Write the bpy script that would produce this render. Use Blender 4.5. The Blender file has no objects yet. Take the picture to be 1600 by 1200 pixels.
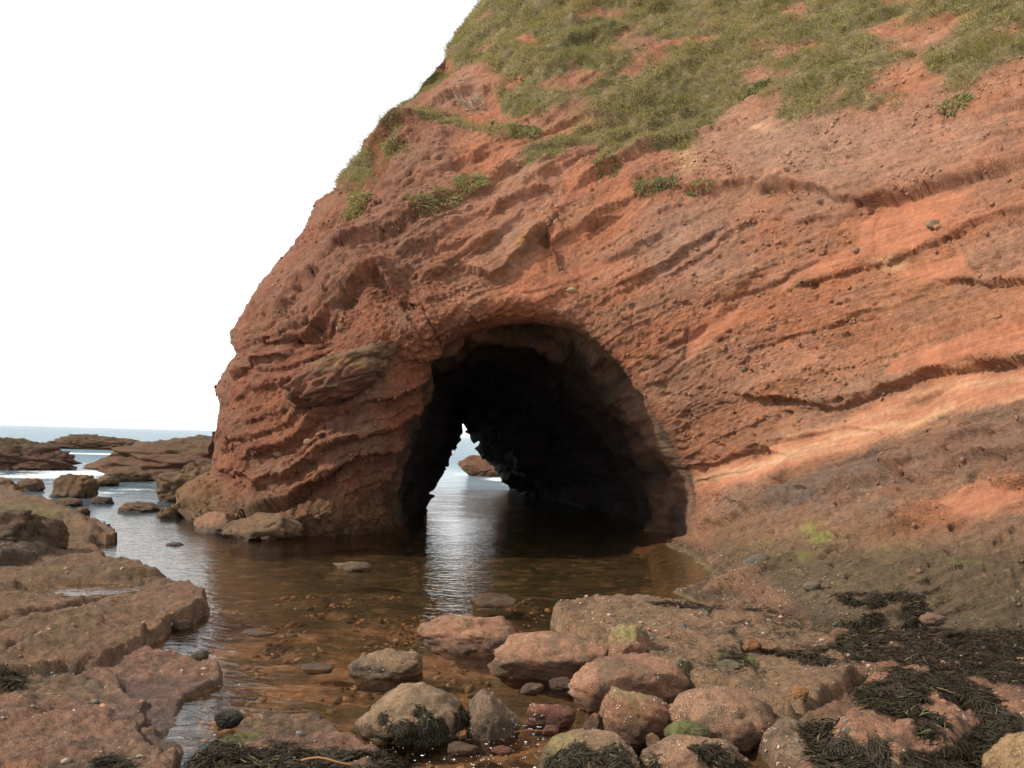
import bpy, math, random
import numpy as np
from mathutils import Vector, Matrix

import time; _t0 = time.time()
random.seed(7)
rng = np.random.default_rng(11)
SC = bpy.context.scene
COL = SC.collection

# ------------------------------------------------------------------ camera
CAMZ = 2.6
F = 1440.0                      # focal length in photo pixels (1600 wide)
PITCH = math.radians(3.34)
ROLL = math.radians(1.5)
cam_d = bpy.data.cameras.new('camera'); cam = bpy.data.objects.new('camera', cam_d)
COL.objects.link(cam); SC.camera = cam
cam_d.sensor_width = 36; cam_d.lens = 36 * F / 1600; cam_d.clip_start = .1; cam_d.clip_end = 20000
R = Matrix.Rotation(math.pi/2 + PITCH, 3, 'X') @ Matrix.Rotation(ROLL, 3, 'Z')
cam.matrix_world = Matrix.Translation((0, 0, CAMZ)) @ R.to_4x4()
Rn = np.array(R)
# ------------------------------------------------------------------ world, sun, exposure
SUN_DIR = Vector((-0.86, -0.20, 0.70)).normalized()       # towards the sun
el = math.asin(SUN_DIR.z); az = math.atan2(SUN_DIR.x, SUN_DIR.y)
w = bpy.data.worlds.new('World'); SC.world = w; w.use_nodes = True
nt = w.node_tree; nt.nodes.clear()
sky = nt.nodes.new('ShaderNodeTexSky'); sky.sky_type = 'NISHITA'; sky.sun_disc = False
sky.sun_elevation = el; sky.sun_rotation = az; sky.dust_density = 4; sky.air_density = 1
bg = nt.nodes.new('ShaderNodeBackground'); bg.inputs['Strength'].default_value = 0.10
bg2 = nt.nodes.new('ShaderNodeBackground')                 # the bright cloud sheet
cn = nt.nodes.new('ShaderNodeTexNoise'); cn.inputs['Scale'].default_value = 1.6; cn.inputs['Detail'].default_value = 5
cr = nt.nodes.new('ShaderNodeMapRange'); cr.inputs['To Min'].default_value = .57; cr.inputs['To Max'].default_value = .66
tcw = nt.nodes.new('ShaderNodeTexCoord')
bg2.inputs['Color'].default_value = (.97, .99, 1, 1)
ms = nt.nodes.new('ShaderNodeMixShader'); ms.inputs[0].default_value = .9
wo = nt.nodes.new('ShaderNodeOutputWorld')
nt.links.new(tcw.outputs['Generated'], cn.inputs['Vector']); nt.links.new(cn.outputs['Fac'], cr.inputs['Value'])
sx = nt.nodes.new('ShaderNodeSeparateXYZ'); nt.links.new(tcw.outputs['Generated'], sx.inputs[0])
hz = nt.nodes.new('ShaderNodeMapRange'); hz.interpolation_type = 'SMOOTHSTEP'; hz.inputs['From Min'].default_value = .0; hz.inputs['From Max'].default_value = .34
hz.inputs['To Min'].default_value = 2.2; hz.inputs['To Max'].default_value = 1.08; nt.links.new(sx.outputs['Z'], hz.inputs['Value'])
mh = nt.nodes.new('ShaderNodeMath'); mh.operation = 'MULTIPLY'; nt.links.new(cr.outputs[0], mh.inputs[0]); nt.links.new(hz.outputs[0], mh.inputs[1])
nt.links.new(mh.outputs[0], bg2.inputs['Strength'])
nt.links.new(sky.outputs[0], bg.inputs['Color']); nt.links.new(bg.outputs[0], ms.inputs[1]); nt.links.new(bg2.outputs[0], ms.inputs[2])
nt.links.new(ms.outputs[0], wo.inputs[0])
sd = bpy.data.lights.new('sun', 'SUN'); sd.energy = 3.1; sd.angle = math.radians(1.2); sd.color = (1, .93, .82)
so = bpy.data.objects.new('sun', sd); COL.objects.link(so)
so.rotation_euler = SUN_DIR.to_track_quat('Z', 'Y').to_euler()
SC.view_settings.view_transform = 'Standard'; SC.view_settings.look = 'None'
SC.view_settings.exposure = .75; SC.view_settings.gamma = 1; SC.view_settings.use_curve_mapping = False
SC.render.engine = 'CYCLES'
SC.cycles.max_bounces = 5; SC.cycles.diffuse_bounces = 2; SC.cycles.transparent_max_bounces = 8

# ------------------------------------------------------------------ helpers
def ray(px, py):
    px = np.asarray(px, float); py = np.asarray(py, float)
    c = np.stack([(px-800)/F, (600-py)/F, -np.ones_like(px+py)], -1)
    return c @ Rn.T
def at(px, py, d):                       # point at depth d along the view axis
    return np.array([0, 0, CAMZ]) + ray(px, py) * np.asarray(d, float)[..., None]
def W(px, py, h=0.):                     # point on the level z = h
    r = ray(px, py); k = (h-CAMZ)/r[..., 2]
    return np.array([0, 0, CAMZ]) + r*k[..., None]
def sst(a, b, x):
    t = np.clip((x-a)/(b-a), 0, 1); return t*t*(3-2*t)
_pr = np.random.default_rng(5)
_perm = _pr.permutation(512).astype(np.int32); _perm = np.concatenate([_perm, _perm])
_g = _pr.normal(size=(512, 3)).astype(np.float32); _g /= np.linalg.norm(_g, axis=1)[:, None]
from concurrent.futures import ThreadPoolExecutor
_tp = ThreadPoolExecutor(4)
def _par(fn, p, *a):
    n = len(p)
    if n < 20000: return fn(p, *a)
    ch = np.array_split(np.asarray(p, np.float32), max(4, n//60000))
    r = list(_tp.map(lambda c: fn(c, *a), ch))
    return tuple(np.concatenate(z) for z in zip(*r)) if isinstance(r[0], tuple) else np.concatenate(r)
def perlin(p, seed=0): return _par(_perlin, p, seed)
def worley(p, sc, seed=0): return _par(_worley, p, sc, seed)
def _perlin(p, seed=0):
    p = np.asarray(p, np.float32) + seed*17.31
    i = np.floor(p).astype(np.int32); f = p - i; i &= 511
    u = f*f*f*(f*(f*6-15)+10); out = np.zeros(len(p), np.float32)
    for dx in (0, 1):
        hx = _perm[(i[:, 0]+dx) & 511]; wx = u[:, 0] if dx else 1-u[:, 0]
        for dy in (0, 1):
            hy = _perm[(hx+i[:, 1]+dy) & 511]; wy = wx*(u[:, 1] if dy else 1-u[:, 1])
            for dz in (0, 1):
                g = _g[_perm[(hy+i[:, 2]+dz) & 511] & 511]
                n = g[:, 0]*(f[:, 0]-dx)+g[:, 1]*(f[:, 1]-dy)+g[:, 2]*(f[:, 2]-dz)
                out += n*wy*(u[:, 2] if dz else 1-u[:, 2])
    return out*1.5
def fbm(p, sc, octv=4, seed=0, gain=.5, ridge=False):
    a = 1.; o = 0; p = np.asarray(p, np.float32)
    for k in range(octv):
        n = perlin(p*(sc*2.03**k), seed+k)
        if ridge: n = .5-np.abs(n)*1.4
        o = o+a*n; a *= gain
    return o
def _worley(p, sc, seed=0):
    p = np.asarray(p, np.float32)*sc; i = np.floor(p).astype(np.int32); f = p-i
    d1 = np.full(len(p), 9., np.float32); idr = np.zeros(len(p), np.float32)
    for dx in (-1, 0, 1):
        for dy in (-1, 0, 1):
            for dz in (-1, 0, 1):
                h = _perm[(_perm[(_perm[(i[:, 0]+dx+seed) & 511]+i[:, 1]+dy) & 511]+i[:, 2]+dz) & 511]
                c = _g[h]*.5+.5
                d = (f[:, 0]-dx-c[:, 0])**2+(f[:, 1]-dy-c[:, 1])**2+(f[:, 2]-dz-c[:, 2])**2
                m = d < d1; d1 = np.where(m, d, d1); idr = np.where(m, h/512., idr)
    return np.sqrt(d1), idr
def seg_dist(x, y, pl):
    if x.ndim == 1 and len(x) > 60000:
        r = list(_tp.map(lambda c: _seg_dist(c[:, 0], c[:, 1], pl), np.array_split(np.stack([x, y], 1), max(4, len(x)//50000))))
        return tuple(np.concatenate(z) for z in zip(*r))
    return _seg_dist(x, y, pl)
def _seg_dist(x, y, pl):                  # signed distance to polyline (positive = below in the picture / right side)
    best = np.full(x.shape, 1e9); sgn = np.ones(x.shape)
    for (ax, ay), (bx, by) in zip(pl[:-1], pl[1:]):
        vx, vy = bx-ax, by-ay; L2 = vx*vx+vy*vy+1e-9
        t = np.clip(((x-ax)*vx+(y-ay)*vy)/L2, 0, 1)
        ex, ey = x-ax-t*vx, y-ay-t*vy; d = ex*ex+ey*ey; m = d < best
        best = np.where(m, d, best); sgn = np.where(m, np.sign(vx*ey-vy*ex+1e-12), sgn)
    return np.sqrt(best), sgn
def poly_sdf(x, y, pl):                  # positive inside
    pl = list(pl); d, _ = seg_dist(x, y, pl+[pl[0]]); ins = np.zeros(x.shape, bool)
    for (ax, ay), (bx, by) in zip(pl, pl[1:]+[pl[0]]):
        c = ((ay > y) != (by > y)) & (x < (bx-ax)*(y-ay)/(by-ay+1e-12)+ax); ins ^= c
    return np.where(ins, d, -d)
def grid_quads(nr, nc, base=0, wrap=False):
    r = np.arange(nr-1)[:, None]*nc; c = np.arange(nc-1)[None]
    a = (r+c).ravel()+base
    return np.stack([a, a+1, a+1+nc, a+nc], 1)
def make_mesh(name, V, Q, mat, parent=None, smooth=True, col=None, attrs=None, tri=None):
    me = bpy.data.meshes.new(name)
    V = np.asarray(V, np.float32); nq = len(Q) if Q is not None else 0; ntr = len(tri) if tri is not None else 0
    me.vertices.add(len(V)); me.vertices.foreach_set('co', V.ravel())
    loops = np.concatenate([a.ravel() for a in ([Q] if nq else [])+([tri] if ntr else [])]).astype(np.int32)
    me.loops.add(len(loops)); me.loops.foreach_set('vertex_index', loops)
    starts = np.concatenate([np.arange(nq)*4, nq*4+np.arange(ntr)*3]).astype(np.int32)
    me.polygons.add(nq+ntr); me.polygons.foreach_set('loop_start', starts)
    me.polygons.foreach_set('use_smooth', np.full(nq+ntr, smooth))
    if col is not None:
        at_ = me.color_attributes.new('Col', 'FLOAT_COLOR', 'POINT')
        c4 = np.ones((len(V), 4), np.float32); c4[:, :col.shape[1]] = col
        at_.data.foreach_set('color', c4.ravel())
    for k, v in (attrs or {}).items():
        a = me.attributes.new(k, 'FLOAT', 'POINT'); a.data.foreach_set('value', np.asarray(v, np.float32))
    me.update(calc_edges=True); me.validate()
    me.materials.append(mat)
    o = bpy.data.objects.new(name, me); COL.objects.link(o)
    if parent: o.parent = parent
    return o
def tag(o, label=None, cat=None, group=None, kind=None):
    for k, v in (('label', label), ('category', cat), ('group', group), ('kind', kind)):
        if v: o[k] = v
    return o
def vnormals(V, nr, nc):
    G = V.reshape(nr, nc, 3); a = np.gradient(G, axis=0); b = np.gradient(G, axis=1)
    n = np.cross(a, b).reshape(-1, 3); n /= np.linalg.norm(n, axis=1)[:, None]+1e-9
    return n

# ------------------------------------------------------------------ materials
def new_mat(name):
    m = bpy.data.materials.new(name); m.use_nodes = True; t = m.node_tree
    return m, t, t.nodes['Principled BSDF'], t.nodes['Material Output']
def rock_mat(name, rough=.9, bed=False, tint=(1, 1, 1), scale=1., use_attr=True, base=(.3, .14, .09), bump=.6, pits=True):
    m, t, b, o = new_mat(name); N = t.nodes.new; L = t.links.new
    tc = N('ShaderNodeTexCoord'); mp = N('ShaderNodeMapping'); L(tc.outputs['Object'], mp.inputs[0])
    mp.inputs['Scale'].default_value = (scale, scale, scale)
    if use_attr:
        c = N('ShaderNodeVertexColor'); c.layer_name = 'Col'; cs = c.outputs['Color']
    else:
        c = N('ShaderNodeRGB'); c.outputs[0].default_value = (*base, 1); cs = c.outputs[0]
    n1 = N('ShaderNodeTexNoise'); n1.inputs['Scale'].default_value = 9; n1.inputs['Detail'].default_value = 8; n1.inputs['Roughness'].default_value = .7
    n2 = N('ShaderNodeTexNoise'); n2.inputs['Scale'].default_value = 55; n2.inputs['Detail'].default_value = 4; n2.inputs['Roughness'].default_value = .7
    v1 = N('ShaderNodeTexVoronoi'); v1.inputs['Scale'].default_value = 34; v1.inputs['Randomness'].default_value = 1; v1.feature = 'F1'
    for n in (n1, n2, v1): L(mp.outputs[0], n.inputs['Vector'])
    def mr(s, a, b_, lo, hi):
        q = N('ShaderNodeMapRange'); q.inputs['From Min'].default_value = a; q.inputs['From Max'].default_value = b_
        q.inputs['To Min'].default_value = lo; q.inputs['To Max'].default_value = hi; L(s, q.inputs['Value']); return q.outputs[0]
    def mul(a, b_, fac=1):
        q = N('ShaderNodeMix'); q.data_type = 'RGBA'; q.blend_type = 'MULTIPLY'; q.inputs['Factor'].default_value = fac
        L(a, q.inputs[6]); L(b_, q.inputs[7]); return q.outputs[2]
    k = mul(cs, mr(n1.outputs['Fac'], .3, .7, .72, 1.22))
    k = mul(k, mr(n2.outputs['Fac'], .3, .7, .7, 1.25))
    hv = N('ShaderNodeHueSaturation'); L(k, hv.inputs['Color']); L(mr(v1.outputs['Color'], 0, 1, .86, 1.06), hv.inputs['Saturation'])
    L(mr(v1.outputs['Color'], 0, 1, .88, 1.1), hv.inputs['Value'])
    L(hv.outputs[0], b.inputs['Base Color'])
    b.inputs['Roughness'].default_value = rough; b.inputs['Specular IOR Level'].default_value = .3
    if use_attr:
        wt = N('ShaderNodeAttribute'); wt.attribute_name = 'wet'
        L(mr(wt.outputs['Fac'], 0, 1, rough, .5), b.inputs['Roughness'])
    ad = N('ShaderNodeMath'); ad.operation = 'ADD'; L(mr(n1.outputs['Fac'], 0, 1, 0, 1.), ad.inputs[0]); L(mr(n2.outputs['Fac'], 0, 1, 0, .35), ad.inputs[1])
    ad2 = N('ShaderNodeMath'); ad2.operation = 'SUBTRACT'; L(ad.outputs[0], ad2.inputs[0]); L(mr(v1.outputs['Distance'], 0, .5, 0, .28), ad2.inputs[1])
    bp = N('ShaderNodeBump'); bp.inputs['Strength'].default_value = bump; bp.inputs['Distance'].default_value = .09/scale
    hsrc = ad2.outputs[0]
    n3 = N('ShaderNodeTexNoise'); n3.inputs['Scale'].default_value = 3.1; n3.inputs['Detail'].default_value = 6; n3.inputs['Roughness'].default_value = .62
    L(mp.outputs[0], n3.inputs['Vector'])
    rg = N('ShaderNodeMath'); rg.operation = 'SUBTRACT'; L(n3.outputs['Fac'], rg.inputs[0]); rg.inputs[1].default_value = .5
    rg2 = N('ShaderNodeMath'); rg2.operation = 'ABSOLUTE'; L(rg.outputs[0], rg2.inputs[0])
    ck = mr(rg2.outputs[0], 0, .012, 0, .35)                  # fine joints
    ah = N('ShaderNodeMath'); ah.operation = 'ADD'; L(hsrc, ah.inputs[0]); L(ck, ah.inputs[1]); hsrc = ah.outputs[0]
    if bed:
        sa = N('ShaderNodeAttribute'); sa.attribute_name = 'smo'; L(mr(sa.outputs['Fac'], 0, 1, bump, bump*.6), bp.inputs['Strength'])
        ba = N('ShaderNodeAttribute'); ba.attribute_name = 'bed'; sp = N('ShaderNodeSeparateXYZ'); L(tc.outputs['Object'], sp.inputs[0])
        cb = N('ShaderNodeCombineXYZ')
        for ax, sc_ in (('X', .5), ('Y', .5)):
            m_ = N('ShaderNodeMath'); m_.operation = 'MULTIPLY'; m_.inputs[1].default_value = sc_; L(sp.outputs[ax], m_.inputs[0]); L(m_.outputs[0], cb.inputs[ax])
        m_ = N('ShaderNodeMath'); m_.operation = 'MULTIPLY'; m_.inputs[1].default_value = 7.; L(ba.outputs['Fac'], m_.inputs[0]); L(m_.outputs[0], cb.inputs['Z'])
        nb = N('ShaderNodeTexNoise'); nb.inputs['Scale'].default_value = 1.6; nb.inputs['Detail'].default_value = 5; nb.inputs['Roughness'].default_value = .7; nb.inputs['Distortion'].default_value = .3
        L(cb.outputs[0], nb.inputs['Vector'])
        am = N('ShaderNodeMath'); am.operation = 'MULTIPLY_ADD'; L(nb.outputs['Fac'], am.inputs[0]); am.inputs[1].default_value = 1.3; L(hsrc, am.inputs[2]); hsrc = am.outputs[0]
        L(mul(hv.outputs[0], mr(nb.outputs['Fac'], .32, .68, .74, 1.2)), b.inputs['Base Color'])
    L(hsrc, bp.inputs['Height']); L(bp.outputs[0], b.inputs['Normal'])
    return m
M_ROCK = rock_mat('red_sandstone', bed=True, bump=.75)
M_SHORE = rock_mat('shore_rock', scale=1.7, bump=1.)
M_BOULD = rock_mat('boulder_rock', scale=1.8, bump=.9)
M_PEB = rock_mat('pebble_stone', scale=3, bump=.3)
def blade_mat(name, rough, spec=.3, trans=.0):
    m, t, b, o = new_mat(name); c = t.nodes.new('ShaderNodeVertexColor'); c.layer_name = 'Col'
    t.links.new(c.outputs['Color'], b.inputs['Base Color']); b.inputs['Roughness'].default_value = rough
    b.inputs['Specular IOR Level'].default_value = spec
    if trans:
        tr = t.nodes.new('ShaderNodeBsdfTranslucent'); t.links.new(c.outputs['Color'], tr.inputs[0])
        mx = t.nodes.new('ShaderNodeMixShader'); mx.inputs[0].default_value = trans
        t.links.new(b.outputs[0], mx.inputs[1]); t.links.new(tr.outputs[0], mx.inputs[2]); t.links.new(mx.outputs[0], o.inputs[0])
    return m
M_GRASS = blade_mat('grass_blades', .7, .2, .25)
M_WEED = blade_mat('wet_seaweed', .6, .12)
M_SHELL = blade_mat('shell', .7, .2)
M_FOAM = blade_mat('foam', .8, .2)
M_WOOD = blade_mat('bleached_wood', .8, .2)

def water_mat():
    m, t, b, o = new_mat('sea_water'); N = t.nodes.new; L = t.links.new
    tc = N('ShaderNodeTexCoord')
    def noise(sc, stretch, det=3, dist=0., rough=.55):
        mp = N('ShaderNodeMapping'); mp.inputs['Scale'].default_value = stretch; L(tc.outputs['Object'], mp.inputs[0])
        n = N('ShaderNodeTexNoise'); n.inputs['Scale'].default_value = sc; n.inputs['Detail'].default_value = det
        n.inputs['Distortion'].default_value = dist; n.inputs['Roughness'].default_value = rough; L(mp.outputs[0], n.inputs['Vector']); return n.outputs['Fac']
    a = noise(5., (.55, 1., 1), 2, .6); c = noise(17, (.6, 1, 1), 2, .4); sea = noise(.55, (.5, 1.2, 1), 7, .2, .62); chn = noise(1.3, (.5, 1.2, 1), 3, .2, .5)
    dp = N('ShaderNodeAttribute'); dp.attribute_name = 'deep'
    ad = N('ShaderNodeMath'); ad.operation = 'MULTIPLY_ADD'; L(c, ad.inputs[0]); ad.inputs[1].default_value = .3; L(a, ad.inputs[2])
    sm = N('ShaderNodeMath'); sm.operation = 'MULTIPLY'; L(chn, sm.inputs[0]); sm.inputs[1].default_value = 2.5
    sm2 = N('ShaderNodeMath'); sm2.operation = 'MULTIPLY'; L(sm.outputs[0], sm2.inputs[0]); L(dp.outputs['Fac'], sm2.inputs[1])
    op = N('ShaderNodeAttribute'); op.attribute_name = 'open'
    so_ = N('ShaderNodeMath'); so_.operation = 'MULTIPLY'; L(sea, so_.inputs[0]); L(op.outputs['Fac'], so_.inputs[1])
    so2 = N('ShaderNodeMath'); so2.operation = 'MULTIPLY_ADD'; L(so_.outputs[0], so2.inputs[0]); so2.inputs[1].default_value = 75; L(sm2.outputs[0], so2.inputs[2])
    s3 = N('ShaderNodeMath'); s3.operation = 'ADD'; L(ad.outputs[0], s3.inputs[0]); L(so2.outputs[0], s3.inputs[1])
    bp = N('ShaderNodeBump'); bp.inputs['Strength'].default_value = 1.; bp.inputs['Distance'].default_value = .016
    L(s3.outputs[0], bp.inputs['Height'])
    fr = N('ShaderNodeFresnel'); fr.inputs['IOR'].default_value = 1.36; L(bp.outputs[0], fr.inputs['Normal'])
    gl = N('ShaderNodeBsdfGlossy'); gl.inputs['Roughness'].default_value = .06; L(bp.outputs[0], gl.inputs['Normal'])
    tr = N('ShaderNodeBsdfTransparent'); tr.inputs[0].default_value = (.79, .68, .545, 1)
    df = N('ShaderNodeBsdfDiffuse'); df.inputs[0].default_value = (.15, .235, .29, 1); L(bp.outputs[0], df.inputs['Normal'])
    mb = N('ShaderNodeMixShader'); L(dp.outputs['Fac'], mb.inputs[0]); L(tr.outputs[0], mb.inputs[1]); L(df.outputs[0], mb.inputs[2])
    ge = N('ShaderNodeNewGeometry'); bf = N('ShaderNodeMath'); bf.operation = 'SUBTRACT'; bf.inputs[0].default_value = 1; L(ge.outputs['Backfacing'], bf.inputs[1])
    ff = N('ShaderNodeMath'); ff.operation = 'MULTIPLY'; L(fr.outputs[0], ff.inputs[0]); L(bf.outputs[0], ff.inputs[1])
    mx = N('ShaderNodeMixShader'); L(ff.outputs[0], mx.inputs[0]); L(mb.outputs[0], mx.inputs[1]); L(gl.outputs[0], mx.inputs[2])
    fo = N('ShaderNodeAttribute'); fo.attribute_name = 'foam'
    fn = noise(7, (.5, 1, 1), 6, 1.2, .75)
    f2 = N('ShaderNodeMath'); f2.operation = 'ADD'; L(fn, f2.inputs[0]); L(fo.outputs['Fac'], f2.inputs[1])
    f3 = N('ShaderNodeMapRange'); f3.inputs['From Min'].default_value = 1.0; f3.inputs['From Max'].default_value = 1.12; L(f2.outputs[0], f3.inputs['Value'])
    fd = N('ShaderNodeBsdfDiffuse'); fd.inputs[0].default_value = (.8, .83, .84, 1)
    mf = N('ShaderNodeMixShader'); L(f3.outputs[0], mf.inputs[0]); L(mx.outputs[0], mf.inputs[1]); L(fd.outputs[0], mf.inputs[2])
    L(mf.outputs[0], o.inputs[0]); t.nodes.remove(b)
    return m
M_WATER = water_mat()

# ================================================================== THE CLIFF
inner_k = [(640,846),(606,800),(622,700),(664,578),(690,540),(744,518),(800,506),(850,507),(897,516),(940,541),(976,574),(1014,628),(1049,689),(1078,744),(1087,790),(1078,832),(1045,850),(1000,862)]
outer_k = [(352,856),(272,800),(330,690),(360,520),(470,365),(590,207),(690,105),(762,-10),(950,-60),(1200,-60),(1450,-60),(1700,-60),(1700,350),(1700,750),(1700,996),(1450,982),(1180,966),(975,912)]
sil = [(352,856),(312,828),(276,800),(280,770),(300,750),(326,733),(330,700),(336,668),(344,640),(338,610),(346,588),(370,552),(361,535),(360,512),(400,450),(465,368),(500,322),(530,300),(536,280),(590,207),(640,160),(690,112),(700,80),(740,20),(762,-10)]
# per-interval column counts
def plen(a, b): return math.hypot(a[0]-b[0], a[1]-b[1])
cols_in = []; cols_out = []
def chain(pl, p, q):                    # sub-polyline of pl between its vertices nearest p and q
    i = min(range(len(pl)), key=lambda k: plen(pl[k], p)); j = min(range(len(pl)), key=lambda k: plen(pl[k], q))
    return [p]+pl[i+1:j]+[q] if j > i+1 else [p, q]
def resample(pl, n):
    pl = np.array(pl, float); s = np.r_[0, np.cumsum(np.hypot(*np.diff(pl, axis=0).T))]
    u = np.linspace(0, s[-1], n, endpoint=False); return np.stack([np.interp(u, s, pl[:, 0]), np.interp(u, s, pl[:, 1])], 1)
for k in range(len(inner_k)-1):
    oc = chain(sil, outer_k[k], outer_k[k+1]) if k < 7 else [outer_k[k], outer_k[k+1]]
    lo = sum(plen(a, b) for a, b in zip(oc[:-1], oc[1:])); li = plen(inner_k[k], inner_k[k+1])
    n = int(max(12, (.8*lo+.2*li)/2.85))
    cols_in.append(resample([inner_k[k], inner_k[k+1]], n)); cols_out.append(resample(oc, n))
CI = np.vstack(cols_in+[np.array([inner_k[-1]], float)]); CO = np.vstack(cols_out+[np.array([outer_k[-1]], float)])
NC = len(CI)
def smooth1(A, n):
    A = A.copy()
    for _ in range(n): A[1:-1] = (A[:-2]+2*A[1:-1]+A[2:])/4
    return A
CI = smooth1(CI, 60)
NF = 390
sf = np.linspace(0, 1, NF)[:, None, None]
UV = (CI[None]*(1-sf)+CO[None]*sf)
# depth control points (px, py, metres)
DC = np.array([(275,800,27.5),(352,850,22.4),(480,838,23.0),(640,835,24.4),(1000,862,22.6),(1078,832,23.6),(975,905,17.2),(1010,945,14.4),(1100,952,14.0),(1300,968,13.0),(1600,986,12.5),(1700,996,12.3),(1450,979,12.7),(1600,900,13.4),
 (1180,900,16.2),(1300,850,16.3),(1600,800,14.3),(1600,640,15.6),(1600,450,16.8),(1600,300,17.8),(1600,100,21),(1600,-60,26),(1700,400,16),
 (1300,745,19.4),(1300,500,21.2),(1300,300,22.4),(1300,100,26.5),(1300,-60,32),(1100,745,23.6),(1120,600,23.2),(1100,500,23.6),(1100,300,25.2),(1100,150,29.5),(1100,0,34.5),
 (850,480,24.4),(850,400,25),(850,300,26.8),(850,150,31),(850,0,36),(940,545,24.2),(1040,690,24),(650,500,24.2),(650,350,26.4),(650,230,29.5),(720,120,33.5),(780,0,37.5),(580,740,23.4),(560,560,23.6),(500,750,23.2),(500,600,24.2),(500,450,25.6),(540,320,28.6),
 (390,780,24),(400,600,25.2),(400,500,26),(1450,900,13.8),(1450,620,18.2),(1140,830,21),(1200,964,13.3),(1450,-60,29),(1450,300,20)], float)
def tps_fit(P, z, lam=.02):
    n = len(P); r = np.linalg.norm(P[:, None]-P[None], axis=2); K = r*r*np.log(r+1e-9)+lam*np.eye(n)
    A = np.zeros((n+3, n+3)); A[:n, :n] = K; A[:n, n:] = np.c_[np.ones(n), P]; A[n:, :n] = A[:n, n:].T
    return np.linalg.solve(A, np.r_[z, 0, 0, 0])
DP = DC[:, :2]/100; DW = tps_fit(DP, DC[:, 2])
def depth(px, py):
    x = np.asarray(px).ravel()/100; y = np.asarray(py).ravel()/100; o = DW[-3]+DW[-2]*x+DW[-1]*y
    for (a, b), wt in zip(DP, DW[:-3]):
        r2 = (x-a)**2+(y-b)**2+1e-12; o = o+wt*.5*r2*np.log(r2)
    o = np.clip(o, 9, 50)
    d, _ = seg_dist(x*100, y*100, sil[3:]+[(950,-200)])
    q = np.clip(d/150, 0, 1); o = o+4.2*(1-np.sqrt(np.clip(1-(1-q)**2, 0, 1)))
    return o.reshape(np.shape(px))
U = UV[..., 0].ravel(); Vv = UV[..., 1].ravel()
ci_seg = [(a_[0], a_[1]) for a_ in CI[::12]]+[tuple(CI[-1])]
dm, _ = seg_dist(U, Vv, ci_seg)
arc0 = np.r_[0, np.cumsum(np.hypot(*np.diff(CI, axis=0).T))]; arc0 /= arc0[-1]
rad_ = np.interp(arc0, [0, .08, .25, .36, .45, .52, .6, .8, 1], [70, 95, 85, 48, 42, 34, 14, 10, 14]); am_ = np.interp(arc0, [0, .1, .25, .36, .5, .6, 1], [1.6, 2.6, 2.6, 1.7, 1.2, .35, .3])
rad_ = (rad_[None]*np.ones((NF, 1))).ravel(); am_ = (am_[None]*np.ones((NF, 1))).ravel()
rq = np.clip(dm/rad_, 0, 1); lip = am_*(1-np.sqrt(np.clip(1-(1-rq)**2, 0, 1)))
P0 = at(U, Vv, depth(U, Vv)+lip)
N0 = vnormals(P0, NF, NC)
flip = np.sum(N0*(P0-np.array([0, 0, CAMZ])), 1).mean() > 0
if flip: N0 = -N0
# --- relief
gx = np.interp(U, [200, 600, 1000, 1200, 1700], [0, 215, 440, 530, 690])     # dip of the beds along the face
s_ = Vv+gx
wob = fbm(P0, .16, 3, 3)
side = 1-sst(640, 760, U)*1.0; side = np.maximum(side, 0)             # the left buttress
upper = sst(420, 250, Vv)*sst(1150, 1000, U)
rightq = sst(1000, 1150, U)
smooth_p = [[(862,432),(905,412),(960,402),(985,395),(960,415),(915,437),(870,452),(825,462),(800,466)],
 [(1345,330),(1370,312),(1470,290),(1520,275),(1505,300),(1470,345),(1430,380),(1380,398),(1300,425),(1225,448),(1270,410),(1340,380)],
 [(1080,730),(1150,715),(1200,700),(1300,660),(1330,640),(1400,612),(1460,590),(1700,560),(1700,620),(1560,635),(1440,660),(1360,690),(1280,720),(1180,750),(1090,775)],
 [(1072,560),(1072,520),(1110,490),(1200,470),(1180,490),(1120,530),(1085,552)],
 [(1400,560),(1500,525),(1700,500),(1700,545),(1500,565),(1380,590)],[(1400,420),(1500,395),(1530,440),(1440,440)],
 [(1440,790),(1550,760),(1600,765),(1600,800),(1500,805)]]
def box_eval(pts, pad, fn, default):
    xs = [p[0] for p in pts]; ys = [p[1] for p in pts]
    m = (U > min(xs)-pad) & (U < max(xs)+pad) & (Vv > min(ys)-pad) & (Vv < max(ys)+pad)
    out = np.full(U.shape, default, float)
    if m.any(): out[m] = fn(U[m], Vv[m])
    return out
jx = perlin(P0*2.2, 21)*3+perlin(P0*6., 22)*.4; jy = perlin(P0*2.2, 23)*3+perlin(P0*6., 24)*.4
jx += perlin(P0*.8, 25)*9; jy += perlin(P0*.8, 26)*8
U_, V_ = U.copy(), Vv.copy(); U = U_+jx; Vv = V_+jy
smo = np.zeros(len(U))
for pl in smooth_p: smo = np.maximum(smo, sst(-6, 8, box_eval(pl, 30, lambda x, y: poly_sdf(x, y, pl), -99)))
rough = (1-smo*.92)
grass_p = [[(757,-90),(700,75),(688,108),(735,100),(800,112),(778,150),(800,178),(845,172),(900,150),(935,165),(925,190),(895,212),(860,232),(822,250),(826,272),(862,262),(905,236),(948,238),(940,266),(968,256),(1006,228),(1062,246),(1092,208),(1130,162),(1180,148),(1212,160),(1232,138),(1216,186),(1240,194),(1290,160),(1335,158),(1380,118),(1442,86),(1452,112),(1470,132),(1512,125),(1562,106),(1800,92),(1800,-90)],
 [(592,212),(640,178),(700,176),(712,188),(664,206),(630,214),(604,222)],[(536,285),(556,250),(592,254),(588,284),(560,300)],
 [(604,238),(640,234),(645,254),(612,264)],[(1225,150),(1300,135),(1420,148),(1395,168),(1310,176),(1230,190)],
 [(700,205),(745,208),(790,200),(835,205),(838,222),(790,222),(740,232),(715,222)]]
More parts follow.
